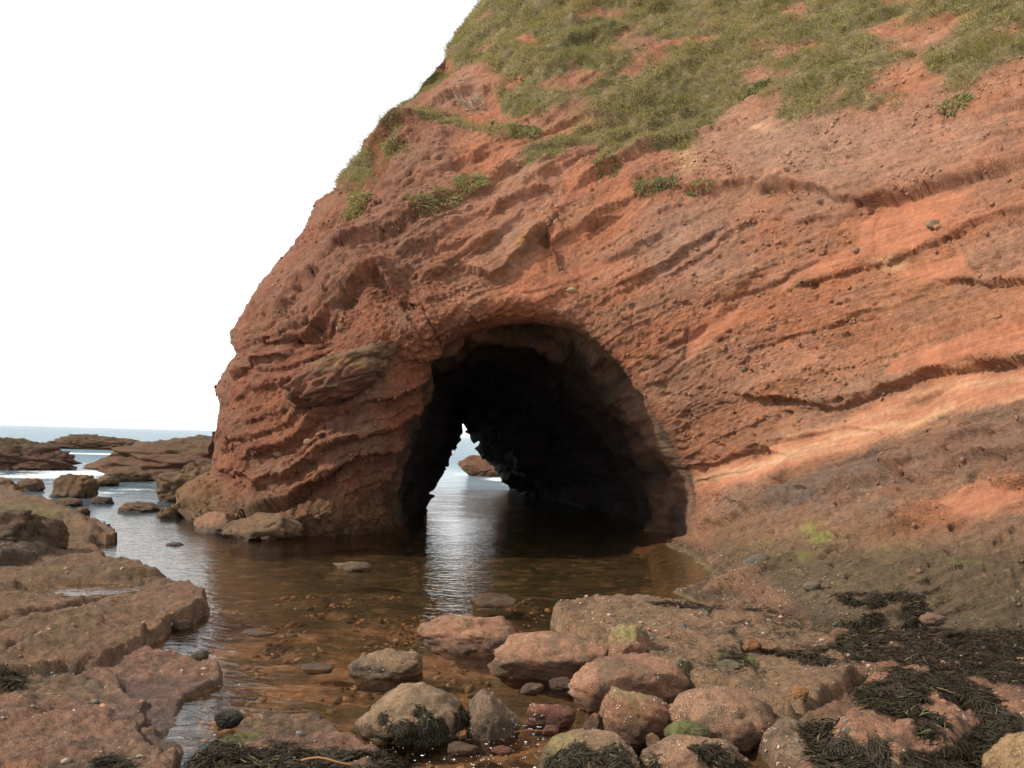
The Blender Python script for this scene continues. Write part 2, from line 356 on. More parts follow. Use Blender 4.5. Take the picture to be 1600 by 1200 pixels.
gr = np.full(len(U), -99.)
for pl in grass_p: gr = np.maximum(gr, box_eval(pl, 40, lambda x, y: poly_sdf(x, y, pl), -99))
for (ex, ey, ea, eb) in [(1000,72,26,14),(1025,95,14,18),(885,186,46,16),(1240,74,46,9),(1430,58,42,12),(955,92,30,10),(1210,120,30,6),(820,70,30,5),(1100,40,20,5),(700,150,35,10)]:
    q = np.hypot((U-ex)/ea, (Vv-ey)/eb); gr = np.minimum(gr, (q-1)*14)
gn = fbm(P0, .5, 4, 31)
strip, _ = seg_dist(U_, V_, [(590,207),(640,160),(690,112)]); gr = np.maximum(gr, 4-strip*.8)
grass = sst(-11, 9, gr+gn*16)
grass *= 1-sst(.3, .6, fbm(P0*np.array([1, 1, 2.]), .45, 5, 37))*.9
disp = np.zeros(len(U))
disp += .55*fbm(P0, .22, 3, 1)*(.35+.9*side+.5*upper)
disp += .10*fbm(P0, .7, 4, 5)*(.5+.5*side)*rough
def ledges(s, period, seed, sharp=.18):
    q = s/period; c = np.floor(q); f = q-c
    a = _g[(c.astype(int)*7+seed) & 511, 0]*.5+.5
    return a*np.where(f < 1-sharp, (f/(1-sharp))**1.6, (1-f)/sharp)
sw = s_+wob*15+perlin(P0*1.1, 8)*7+perlin(P0*3.5, 9)*2
mod1 = sst(-.35, .35, fbm(P0, .35, 2, 12)); mod2 = sst(-.25, .3, fbm(P0, .6, 2, 13)); mod3 = sst(-.2, .3, fbm(P0, 1., 2, 14))
lowr_ = sst(700, 800, Vv)*rightq; gk0 = sst(-20, 20, box_eval([(1110,830),(1150,775),(1300,722),(1480,652),(1800,630),(1800,930),(1300,900)], 30, lambda x, y: poly_sdf(x, y, [(1110,830),(1150,775),(1300,722),(1480,652),(1800,630),(1800,930),(1300,900)]), -99)); str_amt = .32+.85*side+.55*upper+.45*lowr_
disp += .40*ledges(sw, 46, 1)*mod1*str_amt*rough
disp += .17*ledges(sw, 19, 2)*mod2*(str_amt*.9+.05)*rough
disp += .05*ledges(s_+wob*15+perlin(P0*1.5, 10)*3, 7, 3, .3)*mod3*(.4+.6*rough)*(.3+.7*side+.4*upper)
disp += .010*ledges(s_+wob*20+perlin(P0*1.5, 11)*5, 9, 4, .4)*(smo*.8+.2)
disp += .16*ledges(s_*1.0+wob*18+perlin(P0*1.3, 12)*6, 31, 6, .12)*gk0*sst(-.3, .2, fbm(P0, .8, 2, 15))
# traced ledges: the upper side stands out over the line
LED = [([(1105,298),(1160,296),(1210,290),(1240,298),(1290,301),(1340,316),(1375,312),(1420,300),(1480,285),(1540,265),(1600,248),(1720,225)],.42,60,24),
 ([(1195,622),(1262,630),(1307,636),(1337,624),(1375,607),(1412,596),(1450,582),(1514,581),(1544,574),(1620,566)],.34,40,26),
 ([(1079,727),(1112,726),(1150,707),(1180,698),(1200,703)],.22,18,22),([(1197,699),(1240,688),(1292,671)],.14,14,12),
 ([(1082,757),(1124,742),(1180,727)],.08,6,8),([(1318,664),(1362,671),(1392,686)],.1,8,6),
 ([(1322,834),(1375,811),(1431,788),(1475,771)],.24,12,18),([(1289,872),(1337,855),(1394,833),(1446,812)],.16,12,14),
 ([(1386,731),(1416,740),(1450,757),(1480,740),(1499,725),(1535,716),(1600,700)],.26,28,22),([(1517,349),(1551,339),(1585,330)],.18,24,14),
 ([(1262,446),(1319,431),(1356,416),(1394,405),(1431,386),(1491,360)],.2,22,14),([(1480,440),(1544,448),(1620,432)],.22,20,14),
 ([(700,492),(747,467),(794,460),(834,456),(862,450),(894,440)],.10,10,8),
 ([(753,430),(769,440),(794,418),(819,397),(834,376),(847,362),(858,384),(872,374),(903,358),(925,352)],.45,24,26),
 ([(690,425),(731,396),(759,380)],.22,22,12),([(753,389),(784,364),(800,352)],.2,18,12),([(1012,427),(1044,414),(1075,389),(1110,375)],.18,20,14),
 ([(944,549),(981,558),(1019,561),(1059,566),(1072,552),(1072,517)],.07,8,7),
 ([(489,502),(536,464),(570,449),(590,438),(606,448)],.62,34,36),([(430,478),(445,455),(464,439),(489,433)],.4,30,26),
 ([(401,542),(445,527),(486,520),(501,505)],.28,22,20),([(429,580),(464,564),(490,550)],.2,20,16),
 ([(364,705),(395,692),(432,674),(464,658),(489,640)],.16,12,16),
 ([(380,812),(400,803),(422,787),(453,772),(500,749),(536,728),(570,711),(625,690)],.6,26,20),
 ([(582,333),(627,309),(665,292),(706,272),(740,258)],.25,30,22),([(596,347),(648,333),(660,326)],.2,14,12),([(706,182),(730,190),(765,197)],.3,20,12),
 ([(700,166),(728,155),(754,144)],.35,18,14),([(754,302),(785,285),(816,275)],.26,18,14),([(782,340),(809,320),(844,309)],.3,24,16),
 ([(925,352),(947,340),(981,323)],.2,18,14),([(820,230),(844,220),(881,196),(923,192)],.26,18,12),
 ([(560,395),(600,372),(650,352)],.3,22,16),([(620,430),(680,400),(720,385)],.2,16,12),([(395,620),(440,600),(470,592)],.18,16,12),
 ([(940,470),(985,452),(1010,438)],.12,14,10),([(1190,540),(1260,520),(1350,480)],.12,16,10),([(1060,420),(1100,400),(1180,350)],.12,16,10),
 ([(1130,470),(1220,440),(1300,400)],.13,16,10),([(330,720),(370,745),(410,760)],.2,16,12),([(1250,350),(1310,335),(1360,322)],.16,12,10)]
for pl, amp, wu, wd in LED:
    wob_l = .75+.5*perlin(P0*1.4, 40)
    e = np.zeros(len(U))
    m = (U > min(p[0] for p in pl)-70) & (U < max(p[0] for p in pl)+70) & (Vv > min(p[1] for p in pl)-90) & (Vv < max(p[1] for p in pl)+90)
    d, sg = seg_dist(U[m], Vv[m], pl)      # sign + : below the line
    up = np.exp(-(d/wu)**1.3)*amp*.6; dn = -np.exp(-(d/wd)**1.3)*amp*.6
    k = sst(-4.5, 2.5, d*sg); e[m] = up*(1-k)+dn*k
    disp += e*wob_l
CRK = [([(1367,325),(1363,400)],2.2,.05),([(723,560),(722,600)],2.5,.08),([(628,470),(650,520),(655,560)],3,.1),([(455,773),(456,800)],2.5,.1),([(986,478),(994,520)],2.,.04),
 ([(645,440),(668,505),(672,530)],2.6,.1),([(1310,540),(1290,590)],2,.04),([(1470,640),(1452,668)],2,.04),([(560,715),(572,750)],3,.08),([(1072,517),(1070,560)],2.5,.06)]
for pl, wd, amp in CRK:
    e = box_eval(pl, 20, lambda x, y: seg_dist(x, y, pl)[0], 99); disp -= amp*np.exp(-(e/wd)**2)
HOL = [(1211,757,17,8,-15,.2),(1319,787,16,7,-25,.22),(1219,802,14,4,-15,.1),(1192,811,10,4,-15,.1),(1495,819,16,7,-15,.2),(1487,862,11,6,0,.16),(1559,840,9,9,0,.14),
 (1304,827,9,5,0,.12),(1430,626,44,9,-20,.16),(1059,536,15,6,-25,.16),(1094,520,17,6,-35,.12),(1134,492,20,7,-40,.12),(1182,705,16,9,0,.12),(1225,752,20,7,-10,.14),
 (1260,775,22,8,-20,.1),(400,590,10,18,0,.2),(385,520,20,26,10,.25),(362,625,10,22,0,.2),(850,368,14,12,0,.3),(1365,318,36,9,-15,.2),(1205,294,20,6,0,.18),
 (1480,182,12,12,0,.15),(548,470,22,14,0,.2)]
for (hx, hy, ha, hb, an, am) in HOL:
    an = math.radians(an); x = (U-hx)*math.cos(an)+(Vv-hy)*math.sin(an); y = -(U-hx)*math.sin(an)+(Vv-hy)*math.cos(an)
    disp -= am*np.exp(-((x/ha)**2+(y/hb)**2)**1.6)
BMP = [(1153,433,46,18,-20,.2),(1150,374,24,12,-20,.1),(1235,592,52,22,-10,.26),(560,455,60,30,-35,.3),(430,440,60,25,-40,.25),(345,805,35,18,0,.2),(410,805,40,20,0,.3),(520,800,80,26,0,.35),(600,815,40,18,0,.25),
 (310,780,30,16,0,.3),(620,560,20,40,0,-.3),(640,470,14,50,-10,-.3),(1210,740,60,12,-25,.12),(1500,700,70,20,-10,.15),(790,470,70,14,-6,.2),(720,490,60,14,-14,.2)]
for (hx, hy, ha, hb, an, am) in BMP:
    an = math.radians(an); x = (U-hx)*math.cos(an)+(Vv-hy)*math.sin(an); y = -(U-hx)*math.sin(an)+(Vv-hy)*math.cos(an)
    disp += am*np.exp(-((x/ha)**2+(y/hb)**2))
disp += grass*(.06+.14*fbm(P0, 1.3, 3, 81)+.1*fbm(P0, 3.2, 2, 83))
# ramp (foot of the right wall) flatter
ramp = sst(780, 860, Vv+ (U-1600)*.0)*sst(960, 1060, U)
dsl, _ = seg_dist(U_, V_, sil[3:]+[(950, -200)])
edge_k = (.30+.70*sst(0, 45, dsl))*(.35+.65*sst(0, 24, dm))
disp *= (1-.35*ramp)*edge_k
base_fade = np.clip(np.abs(np.arange(NF)[:, None]*np.ones((1, NC))).ravel()/3., 0, 1)
# displace along a mix of the normal and the way out
Dd = N0*1.0; P = P0+Dd*disp[:, None]
# second pass on the displaced surface, so that steep ledge faces get relief of their own
N1 = vnormals(P, NF, NC); N1 = -N1 if flip else N1
Ps = P@np.array([[1, 0, 0], [0, .6, 0], [0, 0, 1]])
P0 = P.copy()
cong = sst(-.3, .35, fbm(np.c_[P0[:, 0]*.5, s_/70, P0[:, 1]*.3], .9, 4, 51))*(1-smo); cong = np.maximum(cong, .25*(1-smo)+.3*side)*(1-.4*ramp)
wd_, wid = worley(P0, 5.2, 3); wd2, wid2 = worley(P0, 11., 9)
d2 = cong*(.045*np.clip(.45-wd_, 0, 1)/.45*(wid > .5)+.026*np.clip(.5-wd2, 0, 1)/.5*(wid2 > .35))
d2 += .03*fbm(P0, 2.6, 3, 61, .6)*(.35+.65*rough)
pit = np.clip(fbm(P0*np.array([1, 1, 1.8]), 3.0, 3, 71)-.38, 0, 1); d2 -= .3*pit*(1-smo)*(.4+.25*side+.4*rightq)
sq = P[:, 2]*60-P[:, 0]*22-P[:, 1]*3
fine = .05*fbm(P, 2.2, 3, 401, .55)+.03*fbm(P, 7., 3, 405, .6)+.022*(ledges(-sq+perlin(P*1.1, 409)*6, 9, 11, .3)-.4)*sst(-.2, .3, fbm(P, .7, 2, 411))*(.2+.8*side+.6*upper)
P = P+N1*((fine*(.35+.65*rough)*(.7+.6*side)+d2)*(1-.5*grass)*(.4+.6*edge_k))[:, None]
U, Vv = U_, V_
cidx = (np.arange(NF*NC) % NC)/NC; ridx = np.arange(NF*NC)//NC
lowc = sst(.975, 1., cidx); P[:, 2] -= .75*lowc*sst(.6, .2, P[:, 2]); kcol = np.interp(cidx*NC, np.cumsum([0]+[len(c) for c in cols_out]), np.arange(len(cols_out)+1))
P[:, 2] -= .6*sst(NF-14, NF-1, ridx)*sst(14.2, 14.6, kcol)
# --- colour
def C(*c): return np.array(c, float)
def mix(a, b, k): return a*(1-k[:, None])+b*k[:, None]
one = np.ones(len(U))
cn1 = sst(-.4, .4, fbm(np.c_[P0[:, 0]*.35, s_/60, P0[:, 1]*.2], 1., 4, 91)); cn2 = fbm(P0, 1.4, 4, 95); cn3 = sst(-.3, .4, fbm(np.c_[P0[:, 0]*.2, s_/22, P0[:, 1]*.2], 1., 4, 97))
col = mix(C(.43, .19, .105)*one[:, None], C(.37, .205, .135), cn1)
col = mix(col, C(.47, .24, .135), cn3*.45*rightq)
col = mix(col, C(.30, .16, .10), sst(.1, .6, fbm(P0, .5, 4, 99))*.6)
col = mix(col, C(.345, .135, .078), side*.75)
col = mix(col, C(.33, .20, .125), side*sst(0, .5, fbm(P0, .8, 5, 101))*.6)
col = mix(col, C(.43, .195, .12), smo*(1-rightq*.3)*.9)
gry = sst(.0, .5, fbm(np.c_[P0[:, 0]*.5, s_/90, P0[:, 1]*.3], .7, 4, 103))
gz = np.exp(-(((U+jx-1290)/230)**2+((Vv+jy-230)/75)**2)**1.5)+.8*np.exp(-(((U+jx-1090)/90)**2+((Vv+jy-380)/80)**2)**1.5)
col = mix(col, C(.36, .27, .235), np.clip(gry*.3+gz*.65, 0, 1)*(1-smo))
Uj, Vj = U+jx, Vv+jy
def pmask(pl, w=8, pad=40):
    m = (Uj > min(p[0] for p in pl)-pad) & (Uj < max(p[0] for p in pl)+pad) & (Vj > min(p[1] for p in pl)-pad) & (Vj < max(p[1] for p in pl)+pad)
    o = np.zeros(len(U)); o[m] = sst(-w, w, poly_sdf(Uj[m], Vj[m], pl)); return o
def lmask(pl, w):
    m = (Uj > min(p[0] for p in pl)-3*w) & (Uj < max(p[0] for p in pl)+3*w) & (Vj > min(p[1] for p in pl)-3*w) & (Vj < max(p[1] for p in pl)+3*w)
    o = np.zeros(len(U)); o[m] = np.exp(-(seg_dist(Uj[m], Vj[m], pl)[0]/w)**2); return o
def emask(x, y, a, b): return np.exp(-(((Uj-x)/a)**2+((Vj-y)/b)**2)**1.5)
col = mix(col, C(.46, .25, .165), pmask(smooth_p[2], 12)*.6)
for pl_, w_ in [([(1180,700),(1300,660),(1420,625),(1600,590)],5),([(1240,720),(1360,690),(1480,655),(1600,628)],5),([(1400,612),(1520,596),(1600,592)],6),([(1110,742),(1250,705)],5),([(1380,690),(1500,668),(1620,650)],4)]:
    col = mix(col, C(.56, .39, .27), lmask(pl_, w_)*.5)
col = mix(col, C(.57, .41, .28), lmask([(1085,752),(1180,727),(1260,702),(1300,690)], 7)*.75)
col = mix(col, C(.57, .41, .28), lmask([(1300,680),(1370,668),(1440,655),(1490,640)], 7)*.8)
col = mix(col, C(.6, .42, .27), (emask(1075,255,18,22)+emask(1345,125,40,8)+emask(1190,200,18,8)+emask(1390,410,26,10)).clip(0, 1)*.85)
col = mix(col, C(.52, .26, .13), lmask([(352,712),(395,694),(432,676),(464,656),(489,642)], 6)*.55)
wetz = P0[:, 2]+.25*fbm(P0, .8, 3, 105)
# weathered grey skin low on the right
gp = [(1110,830),(1150,775),(1230,745),(1300,722),(1385,690),(1480,652),(1580,640),(1900,610),(1900,1100),(1250,1060),(1260,960),(1200,905),(1120,880)]
gk = pmask(gp, 16)*(1-.85*pmask([(1400,800),(1470,770),(1560,745),(1900,690),(1900,800),(1560,800),(1470,830),(1350,850)], 10))
col = mix(col, C(.20, .15, .12), gk*(.55+.4*sst(-.3, .3, cn2)))
col = mix(col, C(.15, .145, .145), pmask([(1180,780),(1290,740),(1375,700),(1390,730),(1320,770),(1220,800)], 14)*.5)
col = mix(col, C(.24, .16, .13), pmask([(1390,700),(1600,650),(1800,640),(1800,700),(1560,720),(1430,750)], 12)*.55)
lowr = ramp*sst(-.4, .6, cn2)
col = mix(col, C(.23, .155, .10), ramp*.85); col = mix(col, C(.12, .105, .068), gk*sst(820, 890, Vj)*.85)
col = mix(col, C(.25, .32, .09), ((emask(1270,828,24,14)+emask(1245,868,34,10)*.8+emask(1400,855,34,10)*.5+emask(1500,880,40,10)*.3+emask(1190,850,20,8)*.3)*sst(-.5, .25, fbm(P0, 3, 4, 107))).clip(0, 1)*.85)
# left buttress foot: weed-brown tide zone
tide = sst(1.5, .1, wetz)*sst(1000, 900, U)
col = mix(col, C(.19, .125, .07), tide*.8); col = mix(col, C(.13, .12, .05), tide*sst(0, .5, fbm(P0, 1.5, 4, 109))*.6)
col = mix(col, C(.25, .19, .085), sst(400, 300, Uj)*sst(2.4, .6, wetz)*.6)
wet = np.clip(sst(.45, .05, P0[:, 2]), 0, 1)*.9
col = mix(col, col*.5, sst(.22, .05, P0[:, 2]+.08*cn2))
col = mix(col, C(.19, .17, .10), sst(.10, .0, P[:, 2])*sst(960, 990, U)*.9)
# lichen
col = mix(col, C(.42, .26, .05), (emask(812,388,9,9)).clip(0, 1)*.8)
# soil under grass
gc = sst(-.3, .3, fbm(P0, 1.2, 4, 111))
gcol = mix(C(.17, .17, .09)*one[:, None], C(.25, .23, .14), gc)
col = mix(col, gcol, grass)
# pebble tints
pk = ((wid > .6) & (wd_ < .36)) | ((wid2 > .62) & (wd2 < .33))
pt = np.where(pk, .55*cong*(1-smo), 0)*(1-grass)
pc = mix(C(.44, .27, .2)*one[:, None], C(.25, .2, .17), (wid*7 % 1))
col = mix(col, pc, pt)
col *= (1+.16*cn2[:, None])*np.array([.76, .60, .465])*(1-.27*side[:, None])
# inner fade towards cave: interior colour darkens from the lip, painting the cave's shade
Pfront = P.copy(); Cf = col; Wf = wet
Nf = vnormals(Pfront, NF, NC); Nf = -Nf if flip else Nf
# --- tunnel rings (mouth -> far exit)
exit_k = [(664,800,32),(672,775,34),(690,742,36.5),(704,712,38),(718,690,40),(723,672,41),(725,655,42),(731,650,42),(737,668,42),(742,690,43),(756,712,44),(772,732,45),(788,746,46),(800,764,46.5),(806,785,46.5)]
ek = np.array(exit_k, float); key_t = np.linspace(0, 1, len(ek))
arc = np.r_[0, np.cumsum(np.hypot(*np.diff(CI, axis=0).T))]; arc /= arc[-1]
ek_t = [0,.06,.13,.2,.27,.33,.37,.4,.43,.5,.58,.68,.8,.93,1.]
EX = np.stack([np.interp(arc, ek_t, ek[:, k]) for k in range(3)], 1)
E3 = at(EX[:, 0]+perlin(np.c_[arc*55, arc*0, arc*0], 2)*7, EX[:, 1]+perlin(np.c_[arc*55, arc*0+3, arc*0], 4)*7, EX[:, 2])
lowend = np.minimum(sst(0, .03, arc), sst(1, .97, arc))
E3[:, 2] = np.where(lowend < 1, np.minimum(E3[:, 2], E3[:, 2]*lowend-.6*(1-lowend)), E3[:, 2])
M3 = Pfront.reshape(NF, NC, 3)[0]; M3s = smooth1(M3, 140)
NT = 70
q = (np.linspace(0, 1, NT+1)[1:]**1.25)[:, None, None]
T3 = M3s[None]*(1-q)+E3[None]*q+(M3-M3s)[None]*np.exp(-q*60)
cx = np.array([.8, 0, 2.2]); 
T3[..., 2] -= (sst(.82, .92, arc)[None]*1.1+sst(.05, .02, arc)[None]*.6)*sst(.04, .5, q[..., 0])
E3[:, 2] -= sst(.82, .92, arc)*1.1+sst(.05, .02, arc)*.6
outw = T3-(cx+np.array([0, 1, 0])*T3[..., 1:2]*1.0); outw[..., 1] = 0; outw /= np.linalg.norm(outw, axis=-1, keepdims=True)+1e-6
leftish = sst(.32, .1, arc)[None, :, None]
bul = np.sin(np.pi*np.clip(q, 0, 1))**.7
T3 = T3+outw*bul*(1.0*sst(.05, .5, arc)[None, :, None]*sst(1.02,.9,arc)[None,:,None])*(.6)
tf = T3.reshape(-1, 3)
tn = (.5*fbm(tf, .5, 4, 120)+.22*fbm(tf, 1.7, 3, 125)+(.05+.2*sst(.2, .5, (q*np.ones((1, NC, 1))).ravel()))*ledges((tf[:, 2]*60-tf[:, 0]*20+perlin(tf*.7, 3)*20), 40, 5))
tw = np.minimum(sst(0, .06, q), 1)*sst(1.0, .9, q)*np.ones((1, NC, 1))
tf = tf+(outw*tw).reshape(-1, 3)*tn[:, None]
tf[:, 2] = np.where((arc[None]*np.ones((NT, 1))).ravel() > .965, np.minimum(tf[:, 2], .1), tf[:, 2])
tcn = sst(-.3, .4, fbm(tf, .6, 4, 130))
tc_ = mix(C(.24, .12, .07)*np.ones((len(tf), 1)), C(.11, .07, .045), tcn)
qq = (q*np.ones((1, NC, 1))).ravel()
tc_ = mix(tc_, C(.028, .022, .02), sst(.06, .3, qq)*.95)  # near-black deeper in: the cave's shade put into the rock colour
# --- wrap: outer edge -> over the top / round the back -> back wall -> far exit
O3 = Pfront.reshape(NF, NC, 3)[-1]
ko = np.cumsum([0]+[len(c) for c in cols_out]); tt = np.arange(NC)
kk = np.interp(tt, ko, np.arange(len(ko)))
def kint(keys, vals): return np.stack([np.interp(kk, keys, [v[i] for v in vals]) for i in range(3)], 1)
MD = kint([0, 1, 3, 6, 7, 9, 11, 12, 14, 15, 17], [(0, .6, -1.2), (.4, 2, -.8), (3., 4, -1.), (5, 6, -1.), (3, 8, 5), (2, 13, 9), (10, 6, 9), (12, -5, 0), (10, -4, -.5), (2, -2.5, -1.2), (0, -1., -1.2)])
B3 = kint([0, 1, 3, 6, 7, 9, 11, 12, 14, 17], [(-6, 40, -1.5), (-9, 40, 0), (-8, 44, 6), (-2, 50, 14), (4, 60, 24), (20, 70, 34), (50, 60, 30), (60, 40, 12), (60, 36, -1.5), (8, 50, -1.5)])
a = np.linspace(0, 1, 21)[1:, None, None]; S1 = O3[None]+MD[None]*a
M4 = S1[-1]; b_ = np.linspace(0, 1, 13)[1:, None, None]; S2 = M4[None]*(1-b_)+B3[None]*b_
c_ = np.linspace(0, 1, 13)[1:, None, None]; S3 = B3[None]*(1-c_)+E3[None]*c_
# back wall bulges away so it never crosses the tunnel
S3[..., 1] += (np.sin(np.pi*c_)*3)[..., 0]
SW = np.concatenate([S1, S2, S3]).reshape(-1, 3); nw = len(S1)+len(S2)+len(S3)
fd = np.concatenate([np.linspace(0, 1, 8), np.ones(nw-9), [0]])[:, None]*np.ones((1, NC))
fd *= np.interp(np.arange(nw), [0, 20, 30, nw], [.3, .5, 1, 1])[:, None]
SW[:, 0] += (fd.ravel())*.5*fbm(SW, .5, 4, 140); SW[:, 2] += fd.ravel()*.35*fbm(SW, .6, 4, 144)
gw = (sst(5.3, 6.4, kk)*sst(11.9, 11.2, kk)); gwr = np.concatenate([np.ones(32), np.linspace(1, 0, 12)])[:, None]*gw[None]
scol = mix(mix(C(.27, .115, .055)*np.ones((len(SW), 1)), C(.20, .13, .075), sst(-.3, .4, fbm(SW, .5, 4, 150))), C(.15, .13, .055), gwr.ravel()[:len(SW)])
# continuity with the front's own edge colours
ec = Cf.reshape(NF, NC, 3)[-1]; k0 = np.clip(np.arange(nw)/4., 0, 1)[:, None, None]
scol = (ec[None]*(1-k0)+scol.reshape(nw, NC, 3)*k0).reshape(-1, 3)
ALL = np.concatenate([T3*0+tf.reshape(NT, NC, 3)[::1]][0:1]) if False else None
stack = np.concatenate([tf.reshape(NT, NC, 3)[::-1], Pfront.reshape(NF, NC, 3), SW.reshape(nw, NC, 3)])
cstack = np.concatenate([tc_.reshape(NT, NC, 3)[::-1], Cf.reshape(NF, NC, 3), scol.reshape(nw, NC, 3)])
wstack = np.concatenate([np.full((NT, NC), .25), Wf.reshape(NF, NC), np.zeros((nw, NC))])
bstack = np.concatenate([np.tile((s_.reshape(NF, NC)[0]/60)[None], (NT, 1))+tf.reshape(NT, NC, 3)[::-1][..., 2]*.3, s_.reshape(NF, NC)/60, (s_.reshape(NF, NC)[-1]/60)[None]-(SW.reshape(nw, NC, 3)[..., 2]-O3[None, :, 2])+.35*(SW.reshape(nw, NC, 3)[..., 0]-O3[None, :, 0])+.15*(SW.reshape(nw, NC, 3)[..., 1]-O3[None, :, 1])])
NR = len(stack)
Q = grid_quads(NR, NC)
if flip: Q = Q[:, ::-1]
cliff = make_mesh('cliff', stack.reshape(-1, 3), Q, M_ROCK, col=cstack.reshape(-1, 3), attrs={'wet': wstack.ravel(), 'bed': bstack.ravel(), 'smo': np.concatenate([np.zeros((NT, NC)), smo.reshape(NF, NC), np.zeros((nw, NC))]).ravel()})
tag(cliff, 'red sandstone sea cliff with a dark cave arch through its foot and grass on its upper slope', kind='structure')

# ------------------------------------------------------------------ scatter builders
def norm(a): return a/(np.linalg.norm(a, axis=-1, keepdims=True)+1e-9)
def pick(weights, n): 
    p = weights/weights.sum(); return rng.choice(len(p), n, p=p)
def blades(name, base, up, lean, length, width, colr, mat, parent=None, curl=0.):
    n = len(base); up = norm(up); ln = lean-up*np.sum(lean*up, 1, keepdims=True)*0
    side_ = norm(np.cross(up+ln*.3+1e-4, rng.normal(size=(n, 3))))
    L_ = length[:, None]; w_ = width[:, None]
    p0 = base; p1 = base+(norm(up+ln*.35))*L_*.45; p2 = p1+norm(up*.6+ln*1.)*L_*.33; p3 = p2+norm(up*(.2-curl)+ln*1.5)*L_*.3
    V = np.stack([p0-side_*w_*.5, p0+side_*w_*.5, (p1+p2)/2-side_*w_*.45, (p1+p2)/2+side_*w_*.45, p3], 1).reshape(-1, 3)
    o = np.arange(n)[:, None]*5
    Qd = o+np.array([[0, 1, 3, 2]]); T = o+np.array([[2, 3, 4]])
    c = np.repeat(colr, 5, 0)
    return make_mesh(name, V, Qd, mat, parent, True, col=c, tri=T)
bm_pts = None
def ico(sub):
    import bmesh
    bm = bmesh.new(); bmesh.ops.create_icosphere(bm, subdivisions=sub, radius=1.)
    v = np.array([x.co[:] for x in bm.verts]); f = np.array([[l.index for l in x.verts] for x in bm.faces]); bm.free(); return v, f
I1 = ico(1); I2 = ico(2)
def stones(name, base, nrm, size, colr, mat, parent=None, flat=.55, geo=I1, sink=.2):
    n = len(base); v, f = geo; nv = len(v)
    t1 = norm(np.cross(nrm, rng.normal(size=(n, 3)))); t2 = np.cross(nrm, t1)
    sx = size*rng.uniform(.8, 1.4, n); sy = size*rng.uniform(.6, 1., n); sz = size*rng.uniform(flat*.7, flat*1.3, n)
    jit = 1+rng.uniform(-.16, .16, (n, nv, 1)); vv = v[None]*jit
    Vx = base[:, None]+nrm[:, None]*((vv[..., 2:]+sink)*sz[:, None, None])+t1[:, None]*(vv[..., :1]*sx[:, None, None])+t2[:, None]*(vv[..., 1:2]*sy[:, None, None])
    T = (f[None]+(np.arange(n)*nv)[:, None, None]).reshape(-1, 3)
    return make_mesh(name, Vx.reshape(-1, 3), None, mat, parent, True, col=np.repeat(colr, nv, 0), tri=T, attrs={'wet': np.zeros(n*nv)})

# pebbles weathering out of the face
vis = (U > 200) & (U < 1680) & (Vv > -40)
# area weight per vertex
Gp = Pfront.reshape(NF, NC, 3); ar = np.linalg.norm(np.cross(np.gradient(Gp, axis=0), np.gradient(Gp, axis=1)), axis=2).ravel()
wgt = ar*(cong**2+.04)*(1-grass)*(1-smo*.9)*vis*(P0[:, 2] > .15)*(1+.8*rightq)*sst(-.1,.35,fbm(np.c_[P0[:, 0]*.5, s_/30, P0[:, 1]*.3], 1.2, 3, 151)+.15)
ix = pick(wgt*(1-.85*np.maximum(ramp, gk)), 9500)
pcs = np.array([(.42, .22, .14), (.33, .19, .13), (.27, .2, .15), (.5, .34, .24), (.36, .16, .1), (.22, .18, .15)])
cc = pcs[rng.integers(0, len(pcs), len(ix))]*rng.uniform(.75, 1.15, (len(ix), 1))*np.array([.62, .52, .42])*.35+Cf[ix]*.65
o = stones('embedded_pebbles', Pfront[ix]+rng.normal(size=(len(ix), 3))*.02, norm(Nf[ix]+rng.normal(size=(len(ix), 3))*.25), .014+.06*rng.random(len(ix))**4, cc, M_PEB, cliff, sink=-.15)
tag(o, kind='stuff')

# grass
wgt = ar*grass*(U > 480)*(U < 1690)*(Vv > -58)
ng = 118000; ix = pick(wgt, ng)
b = Pfront[ix]+rng.normal(size=(ng, 3))*np.array([.04, .02, .04])
downh = norm(np.array([[-.25, -.55, -.75]])+np.c_[perlin(b*.7, 160), perlin(b*.7, 161)*.4, perlin(b*.7, 162)]*.9)
upv = norm(Nf[ix]*.8+np.array([0, 0, .75])+rng.normal(size=(ng, 3))*.3)
clump = sst(-.4, .5, fbm(b, 1.3, 3, 165))
ln_ = (.07+.17*clump)*rng.uniform(.6, 1.25, ng)
gk_ = sst(-.25, .35, fbm(b, .45, 4, 170)+.1*rng.normal(size=ng)); g3 = rng.random(ng)
gcol_ = mix(np.tile(C(.38, .31, .12), (ng, 1)), C(.21, .215, .06), gk_*.7); gcol_ = mix(gcol_, C(.36, .29, .15), (g3 > .86)*.7)
gcol_ *= rng.uniform(.75, 1.2, (ng, 1))
g = blades('grass', b, upv, downh*.9, ln_, .011+.010*rng.random(ng), gcol_, M_GRASS)
tag(g, 'olive green and straw coloured grass covering the upper slope of the cliff', 'grass', kind='stuff')
print('cliff', len(stack.reshape(-1, 3)), NC)

